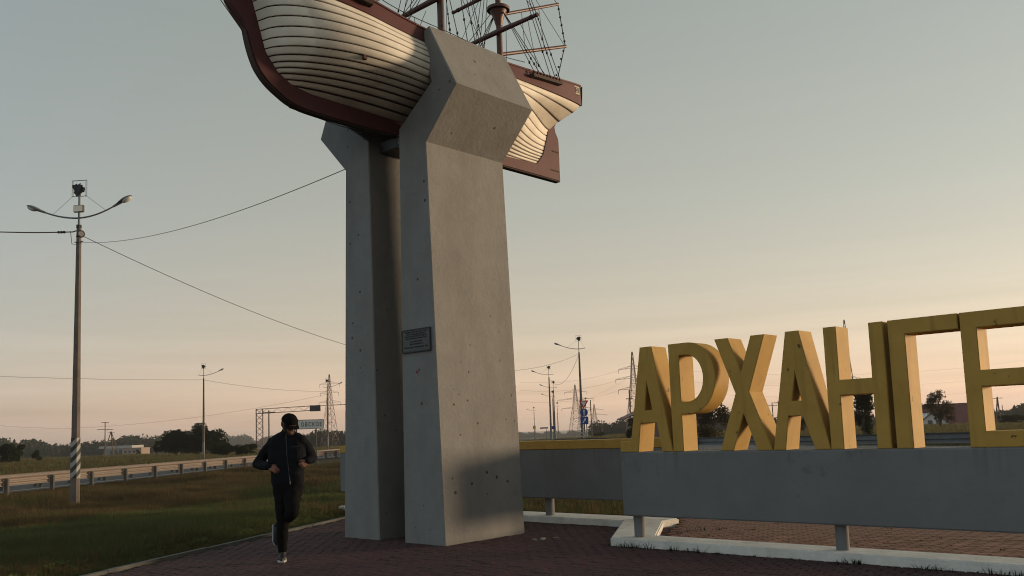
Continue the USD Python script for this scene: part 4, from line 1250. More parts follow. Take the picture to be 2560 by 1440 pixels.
LT = [((823, 936, 250, 4.0), 'lattice power tower rising right beside the far left lamp, left of the pylons', [(0.62, 3.4), (0.75, 3.0), (0.87, 3.2)], 0.075),
      ((1580, 880, 340, 6.5), 'tall dark lattice power tower beside the first yellow letter', [(0.55, 6.0), (0.68, 6.8), (0.80, 5.5)], 0.17),
      ((1437, 962, 550, 9.0), 'pale lattice power tower between the lamp cluster and the blue signs', [(0.55, 9.0), (0.72, 11.5), (0.86, 7.0)], 0.17),
      ((1485, 1010, 800, 9.0), 'faint distant lattice power tower just right of the blue signs', [(0.45, 8.0), (0.66, 11.0), (0.82, 8.0)], 0.2),
      ((2110, 800, 250, 4.6), 'tall slim lattice mast seen behind the letter Н', [(0.44, 4.5)], 0.14),
      ((1450, 1000, 900, 8.0), 'faint distant lattice power tower close to the pale one', [(0.5, 8.0), (0.7, 9.0)], 0.2)]
TW = []
for (a_, lab, arms, mt) in LT:
    TW.append(lattice_tower(a_[0], a_[1], a_[2], a_[3], lab, arms, mt))


def simple_pole(px, py, D, arms, label, r=0.13, name='utility_pole'):
    top = at(px, py, D); gz = float(terrain(top[0], top[1]))
    t = thing(name, label, 'utility pole', (top[0], top[1], gz), math.atan2(CR[1], CR[0]))
    Hh = top[2] - gz
    part(t, 'pole', MB().tube([(0, 0, -0.3), (0, 0, Hh)], [r, r * 0.7], 8), 'wood_pole')
    for f_, L in arms:
        part(t, 'cross_arm', MB().beam((-L, 0, Hh * f_), (L, 0, Hh * f_), r * 0.9), 'wood_pole')
    return top


simple_pole(263, 1055, 260, [(0.985, 1.1), (0.79, 2.3)], 'slim utility pole with two cross arms far off in the left field', 0.18)
simple_pole(672, 1027, 140, [(0.96, 1.0)], 'utility pole with a short cross arm just left of the runner', 0.14)
simple_pole(1945, 1003, 150, [(0.95, 0.8)], 'slim rust red pole between the letters Х and А', 0.10)
simple_pole(1930, 1006, 150, [(0.9, 0.8)], 'slim rust red pole, left of its twin between the letters Х and А', 0.10)
simple_pole(1573, 975, 120, [(0.82, 0.5)], 'dark pole rising beside the tall tower by the first letter', 0.12)
simple_pole(1476, 1000, 230, [], 'bare distant pole right of the blue signs', 0.16)
simple_pole(1504, 1050, 300, [(0.6, 0.7)], 'short distant pole on the skyline right of the blue signs', 0.14)
simple_pole(2505, 1012, 170, [], 'slim pole right of the red roofed house', 0.09)
for px_, D, lab, m in ((278, 240, 'four legged wooden pole frame standing in the left field', 'wood_pole'), (2493, 170, 'leaning pole frame behind the red roofed house', 'wood_pole')):
    top = at(px_, 1078 if px_ < 1000 else 992, D); gz = float(terrain(top[0], top[1]))
    t = thing('pole_frame', lab, 'utility pole', (top[0], top[1], gz), math.atan2(CR[1], CR[0]))
    Hh = top[2] - gz
    sp = 0.33 * Hh
    for (dx, dy) in (((-sp, 0), (sp, 0), (0, sp * 0.6)) if px_ < 1000 else ((-0.7, 0), (0.25, 0))):
        part(t, 'leg', MB().tube([(dx, dy, -0.2), (0, 0, Hh)], [0.14, 0.11], 7), m)
    part(t, 'cross_arm', MB().beam((-0.9, 0, Hh * 0.95), (0.9, 0, Hh * 0.95), 0.1), m)

wl = MB()
lines = [(at(0, 1064, 240), at(263, 1066, 260), 0.6), (at(263, 1066, 260), at(820, 985, 250), 1.2),
         (at(1300, 955, 330), at(1565, 920, 340), 2.2), (at(1300, 975, 330), at(1562, 945, 340), 2.2), (at(1300, 1003, 330), at(1560, 972, 340), 2.2),
         (at(1600, 920, 340), at(2560, 900, 500), 5.0), (at(1600, 945, 340), at(2560, 935, 500), 5.0), (at(1600, 972, 340), at(2560, 965, 500), 5.0),
         (at(1415, 995, 550), at(1562, 950, 340), 3.0)]
for q, (a, b, s_) in enumerate(lines):
    lab = ['faint power line running from the left edge to the slim pole in the field', 'faint power line running from the slim pole in the field to the lattice tower',
           'uppermost power line from the pylon to the tall dark tower', 'middle power line from the pylon to the tall dark tower', 'lowest power line from the pylon to the tall dark tower',
           'uppermost power line leaving the tall dark tower to the right edge', 'middle power line leaving the tall dark tower to the right edge', 'lowest power line leaving the tall dark tower to the right edge',
           'power line joining the pale tower and the tall dark tower'][q]
    single('power_line', MB().tube(sag(a, b, s_, 24), 0.024, 4, False), 'pylon_steel', lab, 'power line')

# ------------------------------------------------------------------ trees
def leaf_quads(pts, size, rng, nrm_up=0.3):
    n = len(pts)
    a = rng.normal(0, 1, (n, 3)); a[:, 2] += nrm_up; a /= np.linalg.norm(a, axis=1, keepdims=True)
    b = np.cross(a, rng.normal(0, 1, (n, 3))); b /= np.linalg.norm(b, axis=1, keepdims=True)
    c = np.cross(a, b)
    s = size * rng.uniform(0.6, 1.3, (n, 1))
    v = np.stack([pts - b * s, pts - c * s * 0.55, pts + b * s, pts + c * s * 0.55], 1).reshape(-1, 3)
    return v, np.arange(4 * n).reshape(-1, 4)


def tree(name, label, px, py_base, D, w_px, top_px, n, size, m='leaf', lobes=9, group=None, trunk=True, seed=0, shape=0.0, cat='tree', lobesize=0.42, low=0.12):
    rng = np.random.default_rng(seed + 100)
    base = at(px, py_base, D); gz = float(terrain(base[0], base[1]))
    top = at(px, top_px, D)[2]
    Hh = top - gz; W = w_px * D / FPX
    t = thing(name, label, cat, (base[0], base[1], gz), 0, group)
    if trunk:
        b = MB()
        b.tube([(0, 0, -0.2), (0.03 * W, 0, Hh * 0.3), (0, 0.02 * W, Hh * 0.62)], [0.035 * Hh, 0.025 * Hh, 0.010 * Hh], 8)
        for k in range(7):
            a = rng.uniform(0, 6.28); z = Hh * rng.uniform(0.22, 0.5)
            e = np.array([math.cos(a) * W * 0.33, math.sin(a) * W * 0.33, z + Hh * rng.uniform(0.15, 0.35)])
            b.tube([(0, 0, z), e * [0.5, 0.5, 1] - [0, 0, Hh * 0.05], e], [0.013 * Hh, 0.009 * Hh, 0.004 * Hh], 5)
        part(t, 'trunk', b, 'bark', 30)
    P = []
    for k in range(lobes):
        a = rng.uniform(0, 6.28); r = W * 0.5 * (1 - lobesize) * math.sqrt(rng.uniform(0, 1)) * 1.15
        z = rng.uniform(low + 0.16, 0.84)
        taper = 1 - shape * z
        R = W * 0.5 * lobesize * rng.uniform(0.75, 1.15) * (0.6 + 0.4 * taper)
        c = np.array([r * math.cos(a) * taper, r * math.sin(a) * taper, Hh * z])
        q = rng.normal(0, 1, (n // lobes, 3)); q /= np.linalg.norm(q, axis=1, keepdims=True)
        q *= (rng.uniform(0, 1, (len(q), 1)) ** 0.45) * np.array([R, R, min(R, Hh * 0.22) * 1.05])
        P.append(c + q)
    P = np.vstack(P)
    dn = meshkit.noise((P + 50 * seed) * (2.2 / max(W * 0.2, 0.3)), seed)
    P = P[dn > 0.34]
    P = P[(P[:, 2] > Hh * low * 0.6)]
    P[:, 2] = np.minimum(P[:, 2], Hh * 1.0)
    v, f = leaf_quads(P, size, rng)
    part(t, 'crown', MB().add(v, f), m, kind='stuff')
    return t


tree('round_tree', 'round dark tree on the left of the pair in the field', 440, 1140, 150, 92, 1060, 9500, 0.19, seed=1, lobes=14)
tree('round_tree', 'broad dark tree right of the pair in the field, behind the one-headed lamp', 512, 1140, 150, 112, 1058, 11500, 0.19, seed=2, lobes=16)
tree('bush', 'small upright tree beside the left round tree', 392, 1140, 152, 32, 1098, 1600, 0.13, seed=3, cat='bush', lobes=8)
LOWB = tree('bush', 'low dark bush between the round trees and the runner', 572, 1152, 125, 84, 1106, 5200, 0.15, seed=4, cat='bush', trunk=False, low=0.0, lobes=12)
tree('bush', 'dark bush immediately left of the runner', 622, 1150, 125, 66, 1108, 4200, 0.15, seed=5, cat='bush', trunk=False, low=0.0, lobes=10)
tree('bush', 'large dark bush at the left edge in the field', 22, 1160, 130, 85, 1110, 6200, 0.17, seed=6, cat='bush', trunk=False, low=0.0, lobes=12, shape=0.4)
tree('bush', 'pointed dark bush second from the left edge', 48, 1158, 134, 38, 1108, 1500, 0.14, seed=16, cat='bush', trunk=False, low=0.0, lobes=8, shape=0.6)
tree('bush', 'small round bush between the left edge and the striped lamp', 93, 1152, 140, 30, 1126, 1200, 0.13, seed=7, cat='bush', trunk=False, low=0.0, lobes=7)
tree('bush', 'bush in front of the long pale building', 345, 1134, 300, 15, 1123, 500, 0.25, seed=8, cat='bush', trunk=False, low=0.0, lobes=6)
tree('garden_tree', 'dark tree behind the letters Р and Х', 1786, 1088, 75, 96, 1010, 5200, 0.085, 'leaf_warm', seed=9, lobes=16, low=0.0)
tree('garden_tree', 'leafy tree seen through the letter Н', 2160, 1090, 62, 66, 962, 6500, 0.075, 'leaf', seed=10, lobes=18, low=0.0, lobesize=0.5)
tree('garden_tree', 'sparse tree standing in front of the red roofed house', 2352, 1076, 105, 84, 966, 4600, 0.10, 'leaf_warm', seed=11, lobes=14, low=0.05, lobesize=0.36)
tree('garden_tree', 'dark tree beside the foot of the first yellow letter', 1590, 1090, 90, 62, 1030, 3400, 0.09, 'leaf', seed=12, lobes=14, low=0.0, shape=0.3)
tree('garden_tree', 'slim tree between the letters Х and А', 2012, 1086, 110, 30, 1040, 1500, 0.10, 'leaf', seed=13, lobes=8, low=0.0)
tree('bush', 'dark bush at the foot of the blue signs', 1500, 1084, 200, 40, 1076, 900, 0.2, seed=14, cat='bush', trunk=False, low=0.0, lobes=8)
tree('garden_tree', 'rounded tree at the right edge seen through the letter Е', 2535, 1085, 120, 70, 1036, 3200, 0.12, 'leaf', seed=15, lobes=12, low=0.0)
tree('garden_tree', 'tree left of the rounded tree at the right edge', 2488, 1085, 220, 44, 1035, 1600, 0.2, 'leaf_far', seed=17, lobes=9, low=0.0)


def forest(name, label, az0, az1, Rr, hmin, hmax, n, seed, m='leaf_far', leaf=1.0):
    """A far wood: many tree lumps along an arc, each of scattered leaf clumps."""
    rng = np.random.default_rng(seed)
    b = MB()
    for k in range(n):
        a = math.radians(az0 + (az1 - az0) * (k + rng.uniform(-0.4, 0.4)) / n)
        r = Rr * rng.uniform(0.94, 1.06)
        d = CF * math.cos(a) + CR * math.sin(a); d[2] = 0; d /= np.linalg.norm(d)
        c = EYE + d * r; gz = float(terrain(c[0], c[1]))
        env = 0.7 + 0.6 * float(meshkit.noise(np.array([[k * 0.13, seed, 0.0]]), seed)[0])
        Hh = (hmin + (hmax - hmin) * rng.uniform(0, 1)) * env
        Wd = Hh * rng.uniform(0.5, 0.8)
        m_ = 150
        q = rng.normal(0, 1, (m_, 3)); q /= np.linalg.norm(q, axis=1, keepdims=True); q *= rng.uniform(0.5, 1, (m_, 1)) ** 0.6
        P = np.array([c[0], c[1], gz + Hh * 0.5]) + q * [Wd, Wd, Hh * 0.55]
        P = P[P[:, 2] > gz - 0.5]
        v, f = leaf_quads(P, leaf * Hh * 0.10, rng)
        b.add(v, f)
    single(name, b, m, label, 'wood', kind='stuff')


forest('forest', 'dark line of trees along the horizon on the far left', -34, -19.5, 560, 7, 10, 170, 21)
forest('forest', 'low hazy wood far behind the long pale building', -24, -12, 1400, 11, 16, 200, 22)
forest('forest', 'wood on the horizon left of the pylons behind the lattice tower', -13.5, -6, 420, 5, 7, 120, 23)
forest('forest', 'low wooded skyline behind the lamp cluster', -3, 6, 1300, 4.5, 8, 190, 24)
forest('forest', 'wooded skyline right of the blue signs', 5.0, 10.0, 420, 3.5, 6.5, 130, 25)
forest('forest', 'dark wood behind the houses on the right', 9, 34, 380, 4, 6.5, 260, 26)
forest('forest', 'dark line of trees beyond the left edge of the photo', -95, -34, 600, 6, 10, 380, 27)
forest('forest', 'dark line of trees beyond the right edge of the photo', 34, 110, 700, 5, 9, 380, 28)

# ------------------------------------------------------------------ houses
def box_building(name, label, px0, px1, py_top, D, depth, m, roof, parts_fn=None, cat='building'):
    pass


hb0, hb1 = at(2300, 1045, 170), at(2500, 1045, 170)
ux = (hb1 - hb0); ux[2] = 0; L = np.linalg.norm(ux); ux /= L
uy = np.array([-ux[1], ux[0], 0])
gz = float(terrain(hb0[0], hb0[1]))
zr = at(2310, 1010, 170)[2]; ze = at(2310, 1076, 170)[2]
hs = thing('house', 'red roofed house with a white gable and dark windows', 'house', (hb0[0], hb0[1], gz))
Pq = lambda x, y, z: hb0 * [1, 1, 0] + ux * x + uy * y + np.array([0, 0, z])
wall = MB()
def obox(b, x0, x1, y0, y1, z0, z1):
    n0 = b.n; b.box((0, 0, 0), (1, 1, 1)); v = b.v[-1]
    b.v[-1] = np.array([Pq(x0 + (x1 - x0) * p[0], y0 + (y1 - y0) * p[1], z0 + (z1 - z0) * p[2]) for p in v]); return b
part(hs, 'wall', obox(wall, 0.3, L - 0.3, 0.3, 8, gz - 0.3, ze + 0.35), 'house_brick', world=True)
rf = MB()
rv = np.array([Pq(-0.3, -0.5, ze), Pq(L + 0.3, -0.5, ze), Pq(L - 1.2, 4.2, zr), Pq(0.4, 4.2, zr), Pq(-0.3, 9, ze), Pq(L + 0.3, 9, ze)])
rf.add(np.vstack([rv, rv - [0, 0, 0.14]]), [[0, 1, 2, 3], [3, 2, 5, 4], [6, 9, 8, 7], [9, 10, 11, 8], [0, 6, 7, 1], [4, 5, 11, 10]])
rf.add(np.vstack([rv, rv - [0, 0, 0.14]]), [[0, 3, 9, 6], [3, 4, 10, 9], [1, 7, 8, 2], [2, 8, 11, 5]])
r_ = part(hs, 'roof', rf, 'roof_red', world=True)
for x in (1.4,):
    part(r_, 'chimney', obox(MB(), x, x + 0.5, 4.0, 4.5, zr - 0.3, zr + 0.7), 'house_brick', world=True)
# the white gabled wing in front
gx0, gx1 = 0.4, 5.6
zg = at(2316, 1032, 168)[2]; zb = at(2316, 1070, 168)[2]
g = MB(); y0 = -2.2
gv = np.array([Pq(gx0 - 3.0, y0, zb), Pq(gx1, y0, zb), Pq((gx0 - 3.0 + gx1) / 2 - 0.2, y0, zg)])
gv2 = gv + uy * 3.5
g.add(np.vstack([gv, gv2]), [[0, 1, 2], [5, 4, 3]]); g.add(np.vstack([gv, gv2]), [[0, 3, 4, 1], [1, 4, 5, 2], [2, 5, 3, 0]])
gp = part(hs, 'gable', g, 'house_white', world=True)
part(hs, 'wing_wall', obox(MB(), gx0 - 2.8, gx1 - 0.2, y0 + 0.05, y0 + 3.4, gz - 0.3, zb - 0.003), 'house_red', world=True)
for k, x in enumerate((0.35, 1.85)):
    w_ = part(gp, 'window_frame', obox(MB(), x, x + 1.0, y0 - 0.04, y0 + 0.05, zb + 0.55, zb + 1.5), 'house_white', world=True)
for k, x in enumerate((0.35, 1.85)):
    part(gp, 'window_pane', obox(MB(), x + 0.08, x + 0.92, y0 - 0.052, y0 - 0.043, zb + 0.62, zb + 1.43), 'window_dark', world=True)
v1, v2, v3 = gv[0] - uy * 0.3, gv[1] - uy * 0.3, gv[2] - uy * 0.3
part(hs, 'gable_trim', MB().beam(v1 + [0, 0, 0.06], v3 + [0, 0, 0.14], 0.5, 0.12).beam(v2 + [0, 0, 0.06], v3 + [0, 0, 0.14], 0.5, 0.12), 'roof_red', world=True)

e0 = at(1562, 1046, 88)
hz = thing('house', 'house end whose dark eave shows beside the first yellow letter', 'house', (e0[0], e0[1], float(terrain(e0[0], e0[1]))))
hb0 = at(1575, 1046, 92); hb0[2] = 0
gz = float(terrain(hb0[0], hb0[1])); ux = CR.copy(); ux[2] = 0; ux /= np.linalg.norm(ux); uy = np.array([-ux[1], ux[0], 0])
zz = at(1575, 1046, 92)[2]
part(hz, 'wall', obox(MB(), 0.5, 7.5, 0, 6, gz - 0.3, zz), 'house_brick', world=True)
rf = MB(); rv = np.array([Pq(-0.6, -0.5, zz - 0.12), Pq(8.4, -0.5, zz - 0.12), Pq(8.4, 6.5, zz - 0.12), Pq(-0.6, 6.5, zz - 0.12), Pq(4.0, -0.5, zz + 1.9), Pq(4.0, 6.5, zz + 1.9)])
rf.add(np.vstack([rv, rv + [0, 0, 0.12]]), [[0, 4, 5, 3], [4, 1, 2, 5], [6, 9, 11, 10], [10, 11, 8, 7], [0, 6, 10, 4], [4, 10, 7, 1], [2, 8, 11, 5], [5, 11, 9, 3], [0, 3, 9, 6], [1, 7, 8, 2]])
part(hz, 'roof', rf, 'roof_red', world=True)

# the long pale building far in the left field
hb0 = at(262, 1120, 420); hb0[2] = 0
gz = float(terrain(hb0[0], hb0[1]))
bl = thing('long_building', 'long low pale building with a bright metal roof far in the left field', 'building', (hb0[0], hb0[1], gz))
zt = at(300, 1116, 420)[2]; zt2 = at(330, 1120, 420)[2]
part(bl, 'wall', obox(MB(), 0, 8.5, 0, 10, gz - 1, zt2 + 0.1), 'wall_paint', world=True)
part(bl, 'wall', obox(MB(), 8.51, 17.5, -1.0, 9, gz - 1, zt2 - 0.1), 'house_beige', world=True)
part(bl, 'roof', obox(MB(), -3.0, 12.5, 0.5, 14, zt2 + 0.11, zt + 0.35), 'roof_metal', world=True)
part(bl, 'roof', obox(MB(), 8.3, 17.7, -1.2, 9.2, zt2 - 0.095, zt2 + 0.1), 'house_beige', world=True)
for x in (2.6, 4.6, 6.6):
    part(bl, 'gate', obox(MB(), x, x + 1.5, -0.08, 0.02, gz, gz + 2.4), 'window_dark', world=True)
for x in (9.6, 11.6, 13.6, 15.6):
    part(bl, 'window', obox(MB(), x, x + 1.0, -1.06, -0.98, zt2 - 2.2, zt2 - 1.2), 'window_dark', world=True)
hb0 = at(200, 1118, 520); hb0[2] = 0; gz = float(terrain(hb0[0], hb0[1])); zt = at(262, 1110, 520)[2]
sh = thing('shed', 'far grey shed with a sloping pale roof left of the long building', 'building', (hb0[0], hb0[1], gz))
part(sh, 'wall', obox(MB(), 0, 16, 0, 12, gz - 1, zt - 1.4), 'wall_paint', world=True)
rf = MB(); rv = np.array([Pq(-0.5, -0.5, zt - 2.6), Pq(16.5, -0.5, zt), Pq(16.5, 12.5, zt), Pq(-0.5, 12.5, zt - 2.6)])
rf.add(np.vstack([rv, rv + [0, 0, 0.25]]), [[0, 1, 2, 3], [7, 6, 5, 4], [0, 4, 5, 1], [1, 5, 6, 2], [2, 6, 7, 3], [3, 7, 4, 0]])
part(sh, 'roof', rf, 'roof_metal', world=True)

# ------------------------------------------------------------------ the runner
PR = CR.copy(); PR[2] = 0; PR /= np.linalg.norm(PR)
PT = -CF.copy(); PT[2] = 0; PT /= np.linalg.norm(PT)
PF = np.array([-0.81, -2.0, 0.0])


def pw(v):
    v = np.asarray(v, float)
    return PF + v[..., :1] * PR + v[..., 1:2] * PT + v[..., 2:] * np.array([0, 0, 1.0])


def sph(c, r, seg=20):
    return m3.Manifold.sphere(float(r), seg).translate([float(x) for x in c])


def chain(*js):
    return [m3.Manifold.batch_hull([sph(a[0], a[1]), sph(b[0], b[1])]) for a, b in zip(js[:-1], js[1:])]


def hull(*js):
    return m3.Manifold.batch_hull([sph(c, r) for c, r in js])


def skin_of(parts, edge=0.02, it=8):
    m = m3.Manifold.batch_boolean(parts, m3.OpType.Add).refine_to_length(edge).to_mesh()
    t = trimesh.Trimesh(m.vert_properties[:, :3], m.tri_verts)
    t.merge_vertices()
    trimesh.smoothing.filter_taubin(t, 0.5, 0.53, it)
    return t


def wrinkle(t, amp, scale, seed):
    """Cloth folds."""
    n = t.vertex_normals
    p = t.vertices * np.array([1, 1, 1.6]) * scale
    d = (meshkit.fbm(p, 3, seed) - 0.5) * 2 * amp
    return trimesh.Trimesh(t.vertices + n * d[:, None], t.faces, process=False)


def hand(wrist, d, palm_n, curl, size=0.19, thumb_side=1):
    """Palm, four unequal bent fingers and a thumb. d: along the hand; palm_n: the way the palm faces."""
    d = np.array(d, float); d /= np.linalg.norm(d)
    n = np.array(palm_n, float); n -= d * (n @ d); n /= np.linalg.norm(n)
    s = np.cross(d, n) * thumb_side
    w = np.array(wrist, float); L = size
    out = [hull((w, 0.024), (w + d * L * 0.22 + s * 0.026, 0.017), (w + d * L * 0.22 - s * 0.026, 0.016)),
           hull((w + d * L * 0.2 + s * 0.026, 0.017), (w + d * L * 0.2 - s * 0.026, 0.016), (w + d * L * 0.46 + s * 0.03, 0.012), (w + d * L * 0.44 - s * 0.03, 0.011))]
    for k, (off, ln) in enumerate(((0.030, 0.36), (0.010, 0.41), (-0.011, 0.385), (-0.030, 0.30))):
        p = w + d * L * (0.46 - 0.01 * k) + s * off
        js = [(p, 0.0098)]
        a = 0.0
        for f_ in (0.45, 0.32, 0.23):
            a += curl
            v = d * math.cos(a) + n * math.sin(a)
            p = p + v * L * ln * f_
            js.append((p, js[-1][1] - 0.0007))
        out += chain(*js)
    p = w + d * L * 0.14 + s * 0.024
    v = d * 0.72 + s * 0.6 + n * 0.25; v /= np.linalg.norm(v)
    q = p + v * L * 0.24; v2 = d * 0.9 + s * 0.15 + n * 0.35; v2 /= np.linalg.norm(v2)
    out += chain((p, 0.014), (q, 0.0115), (q + v2 * L * 0.18, 0.0095))
    return out


HC = np.array([0.122, 0.075, 1.685])                     # head centre
HF = np.array([0.60, 0.64, -0.48]); HF /= np.linalg.norm(HF)
HS = np.cross(HF, [0, 0, 1.0]); HS /= np.linalg.norm(HS)   # the head's side
HU = np.cross(HS, HF)


def hp(s_, f_, u_):
    return HC + HS * s_ + HF * f_ + HU * u_


SR, SL = (-0.105, 0.0, 1.452), (0.25, 0.015, 1.478)
ER, EL = (-0.325, -0.10, 1.205), (0.365, -0.10, 1.255)
WR, WL = (-0.115, 0.15, 1.178), (0.345, 0.06, 1.225)
body = []
body += [hull((hp(0, -0.02, 0.03), 0.088), (hp(0, 0.02, 0.03), 0.082), (hp(0, 0.035, -0.045), 0.062)), hull((hp(0, 0.03, -0.03), 0.062), (hp(0, 0.06, -0.09), 0.034)),
         hull((hp(0, 0.095, 0.0), 0.012), (hp(0, 0.118, -0.026), 0.014), (hp(0, 0.09, -0.034), 0.016)), hull((hp(-0.035, 0.085, 0.022), 0.014), (hp(0.035, 0.085, 0.022), 0.014)),
         hull((hp(-0.018, 0.088, -0.062), 0.011), (hp(0.018, 0.088, -0.062), 0.011))]
for s_ in (-1, 1):
    body.append(hull((hp(s_ * 0.084, -0.015, 0.012), 0.016), (hp(s_ * 0.086, -0.018, -0.018), 0.012), (hp(s_ * 0.09, -0.03, 0.014), 0.010)))
body += chain(((0.085, 0.0, 1.50), 0.07), ((0.095, 0.025, 1.58), 0.056), (tuple(hp(0, -0.02, -0.05)), 0.058))
body += [hull(((-0.06, 0, 1.42), 0.10), ((0.2, 0.01, 1.43), 0.10), ((0.0, 0.01, 1.15), 0.10), ((0.16, 0.01, 1.15), 0.10)), hull(((0.0, 0.0, 1.15), 0.10), ((0.16, 0, 1.15), 0.10), ((0.02, 0, 0.95), 0.105), ((0.15, 0, 0.95), 0.105))]
body += chain((SR, 0.055), (ER, 0.04), (WR, 0.028)) + chain((SL, 0.055), (EL, 0.04), (WL, 0.028))
body += hand(WR, (0.80, 0.18, -0.42), (0.2, -0.75, -0.5), 0.42, 0.185, -1)
body += hand(WL, (-0.62, 0.42, -0.52), (-0.5, -0.62, 0.1), 0.62, 0.185, 1)
KR, AR = (0.035, 0.09, 0.53), (0.005, 0.0, 0.095)
KL, AL = (0.185, 0.20, 0.60), (-0.105, -0.26, 0.41)
body += chain(((0.02, 0, 0.93), 0.085), (KR, 0.055), (AR, 0.04)) + chain(((0.155, 0, 0.93), 0.085), (KL, 0.055), (AL, 0.04))
bt = skin_of(body, 0.014, 5)
man = thing('person', 'running man in dark jacket, trousers and black cap, elbows out, looking down', 'person', PF)
bp = part(man, 'body', trimesh.Trimesh(pw(bt.vertices), bt.faces, process=False), 'skin', True, world=True)
for s_ in (-1, 1):
    m = ball(hp(s_ * 0.033, 0.091, 0.004), 0.012, 2)
    part(bp, 'eye', trimesh.Trimesh(pw(m.vertices), m.faces, process=False), 'eye_white', True, world=True)
m = hull((hp(-0.02, 0.101, -0.058), 0.005), (hp(0.02, 0.101, -0.058), 0.005), (hp(0, 0.104, -0.06), 0.006)).to_mesh()
part(bp, 'mouth', trimesh.Trimesh(pw(np.array(m.vert_properties[:, :3])), m.tri_verts, process=False), 'lip', True, world=True)
h_ = skin_of([hull((hp(0, -0.045, 0.045), 0.078), (hp(0, -0.035, -0.02), 0.074))] + [hull((hp(s_ * 0.078, 0.03, 0.02), 0.012), (hp(s_ * 0.074, 0.035, -0.03), 0.014), (hp(s_ * 0.055, 0.06, -0.075), 0.014)) for s_ in (-1, 1)]
             + [hull((hp(-0.04, 0.072, -0.088), 0.017), (hp(0.04, 0.072, -0.088), 0.017), (hp(0, 0.095, -0.092), 0.014))], 0.014, 4)
part(bp, 'hair', trimesh.Trimesh(pw(h_.vertices), h_.faces, process=False), 'hair_dark', True, world=True, label='short dark hair and beard')
# jacket: torso, sleeves and a stand-up collar in one surface
j = [hull(((-0.055, -0.005, 1.44), 0.112), ((0.195, 0.005, 1.45), 0.112), ((-0.04, 0.015, 1.28), 0.125), ((0.19, 0.015, 1.28), 0.125), ((-0.10, 0, 1.455), 0.072), ((0.245, 0.01, 1.482), 0.072), ((0.05, 0.0, 1.55), 0.075), ((0.12, 0.0, 1.55), 0.075)),
     hull(((-0.04, 0.015, 1.28), 0.122), ((0.19, 0.015, 1.28), 0.122), ((-0.005, 0.015, 1.10), 0.118), ((0.165, 0.015, 1.10), 0.118)),
     hull(((-0.005, 0.015, 1.10), 0.117), ((0.165, 0.015, 1.10), 0.117), ((0.0, 0.01, 0.99), 0.122), ((0.165, 0.01, 0.99), 0.122)),
     hull(((0.05, 0.0, 1.53), 0.07), ((0.12, 0.0, 1.53), 0.07), ((0.075, 0.02, 1.60), 0.062), ((0.11, 0.025, 1.60), 0.062))]
j += chain((SR, 0.080), ((-0.22, -0.05, 1.335), 0.071), (ER, 0.064), ((-0.21, 0.03, 1.188), 0.056), (WR, 0.046)) + chain((SL, 0.080), ((0.315, -0.04, 1.375), 0.072), (EL, 0.064), ((0.37, -0.02, 1.24), 0.055), (WL, 0.046))
jt = wrinkle(skin_of(j, 0.018, 7), 0.013, 11.0, 4)
jk = part(man, 'jacket', trimesh.Trimesh(pw(jt.vertices), jt.faces, process=False), 'cloth_navy', True, world=True, label='dark navy zipped jacket')
# zip and chest pocket laid on the jacket's front
front = trimesh.ray.ray_triangle.RayMeshIntersector(trimesh.Trimesh(jt.vertices, jt.faces))


def on_front(r, z):
    hit, _, _ = front.intersects_location(np.array([[r, 1.0, z]]), np.array([[0, -1.0, 0]]), multiple_hits=False)
    return hit[0] if len(hit) else np.array([r, 0.15, z])


zl_ = [on_front(0.085 + 0.055 * u, 1.56 - 0.58 * u) + [0, 0.004, 0] for u in np.linspace(0, 1, 22)]
part(jk, 'zip', MB().tube(pw(np.array(zl_)), 0.006, 6), 'zip_grey', world=True)
zz_ = zl_[-1]
part(jk, 'zip_pull', MB().tube(pw(np.array([zz_ + [0, .004, 0], zz_ + [0.003, 0.01, -0.035]])), 0.009, 6), 'zip_grey', world=True)
pk = [on_front(0.165 + 0.10 * u, 1.40 + 0.01 * u) + [0, 0.002, 0] for u in np.linspace(0, 1, 6)]
part(jk, 'pocket_seam', MB().tube(pw(np.array(pk)), 0.004, 5), 'zip_grey', world=True)
tr = [hull(((0.015, 0, 0.97), 0.125), ((0.155, 0, 0.97), 0.125), ((0.015, 0.0, 0.86), 0.118), ((0.155, 0.01, 0.86), 0.118))]
tr += chain(((0.015, 0, 0.89), 0.118), ((0.028, 0.05, 0.70), 0.098), (KR, 0.080), ((0.015, 0.03, 0.32), 0.070), ((0.004, 0.0, 0.14), 0.054))
tr += chain(((0.155, 0, 0.90), 0.118), ((0.155, 0.12, 0.74), 0.098), (KL, 0.080), ((0.03, -0.05, 0.505), 0.072), (AL, 0.056))
tt2 = wrinkle(skin_of(tr, 0.02, 7), 0.012, 9.0, 8)
part(man, 'trousers', trimesh.Trimesh(pw(tt2.vertices), tt2.faces, process=False), 'cloth_black', True, world=True, label='black trousers')


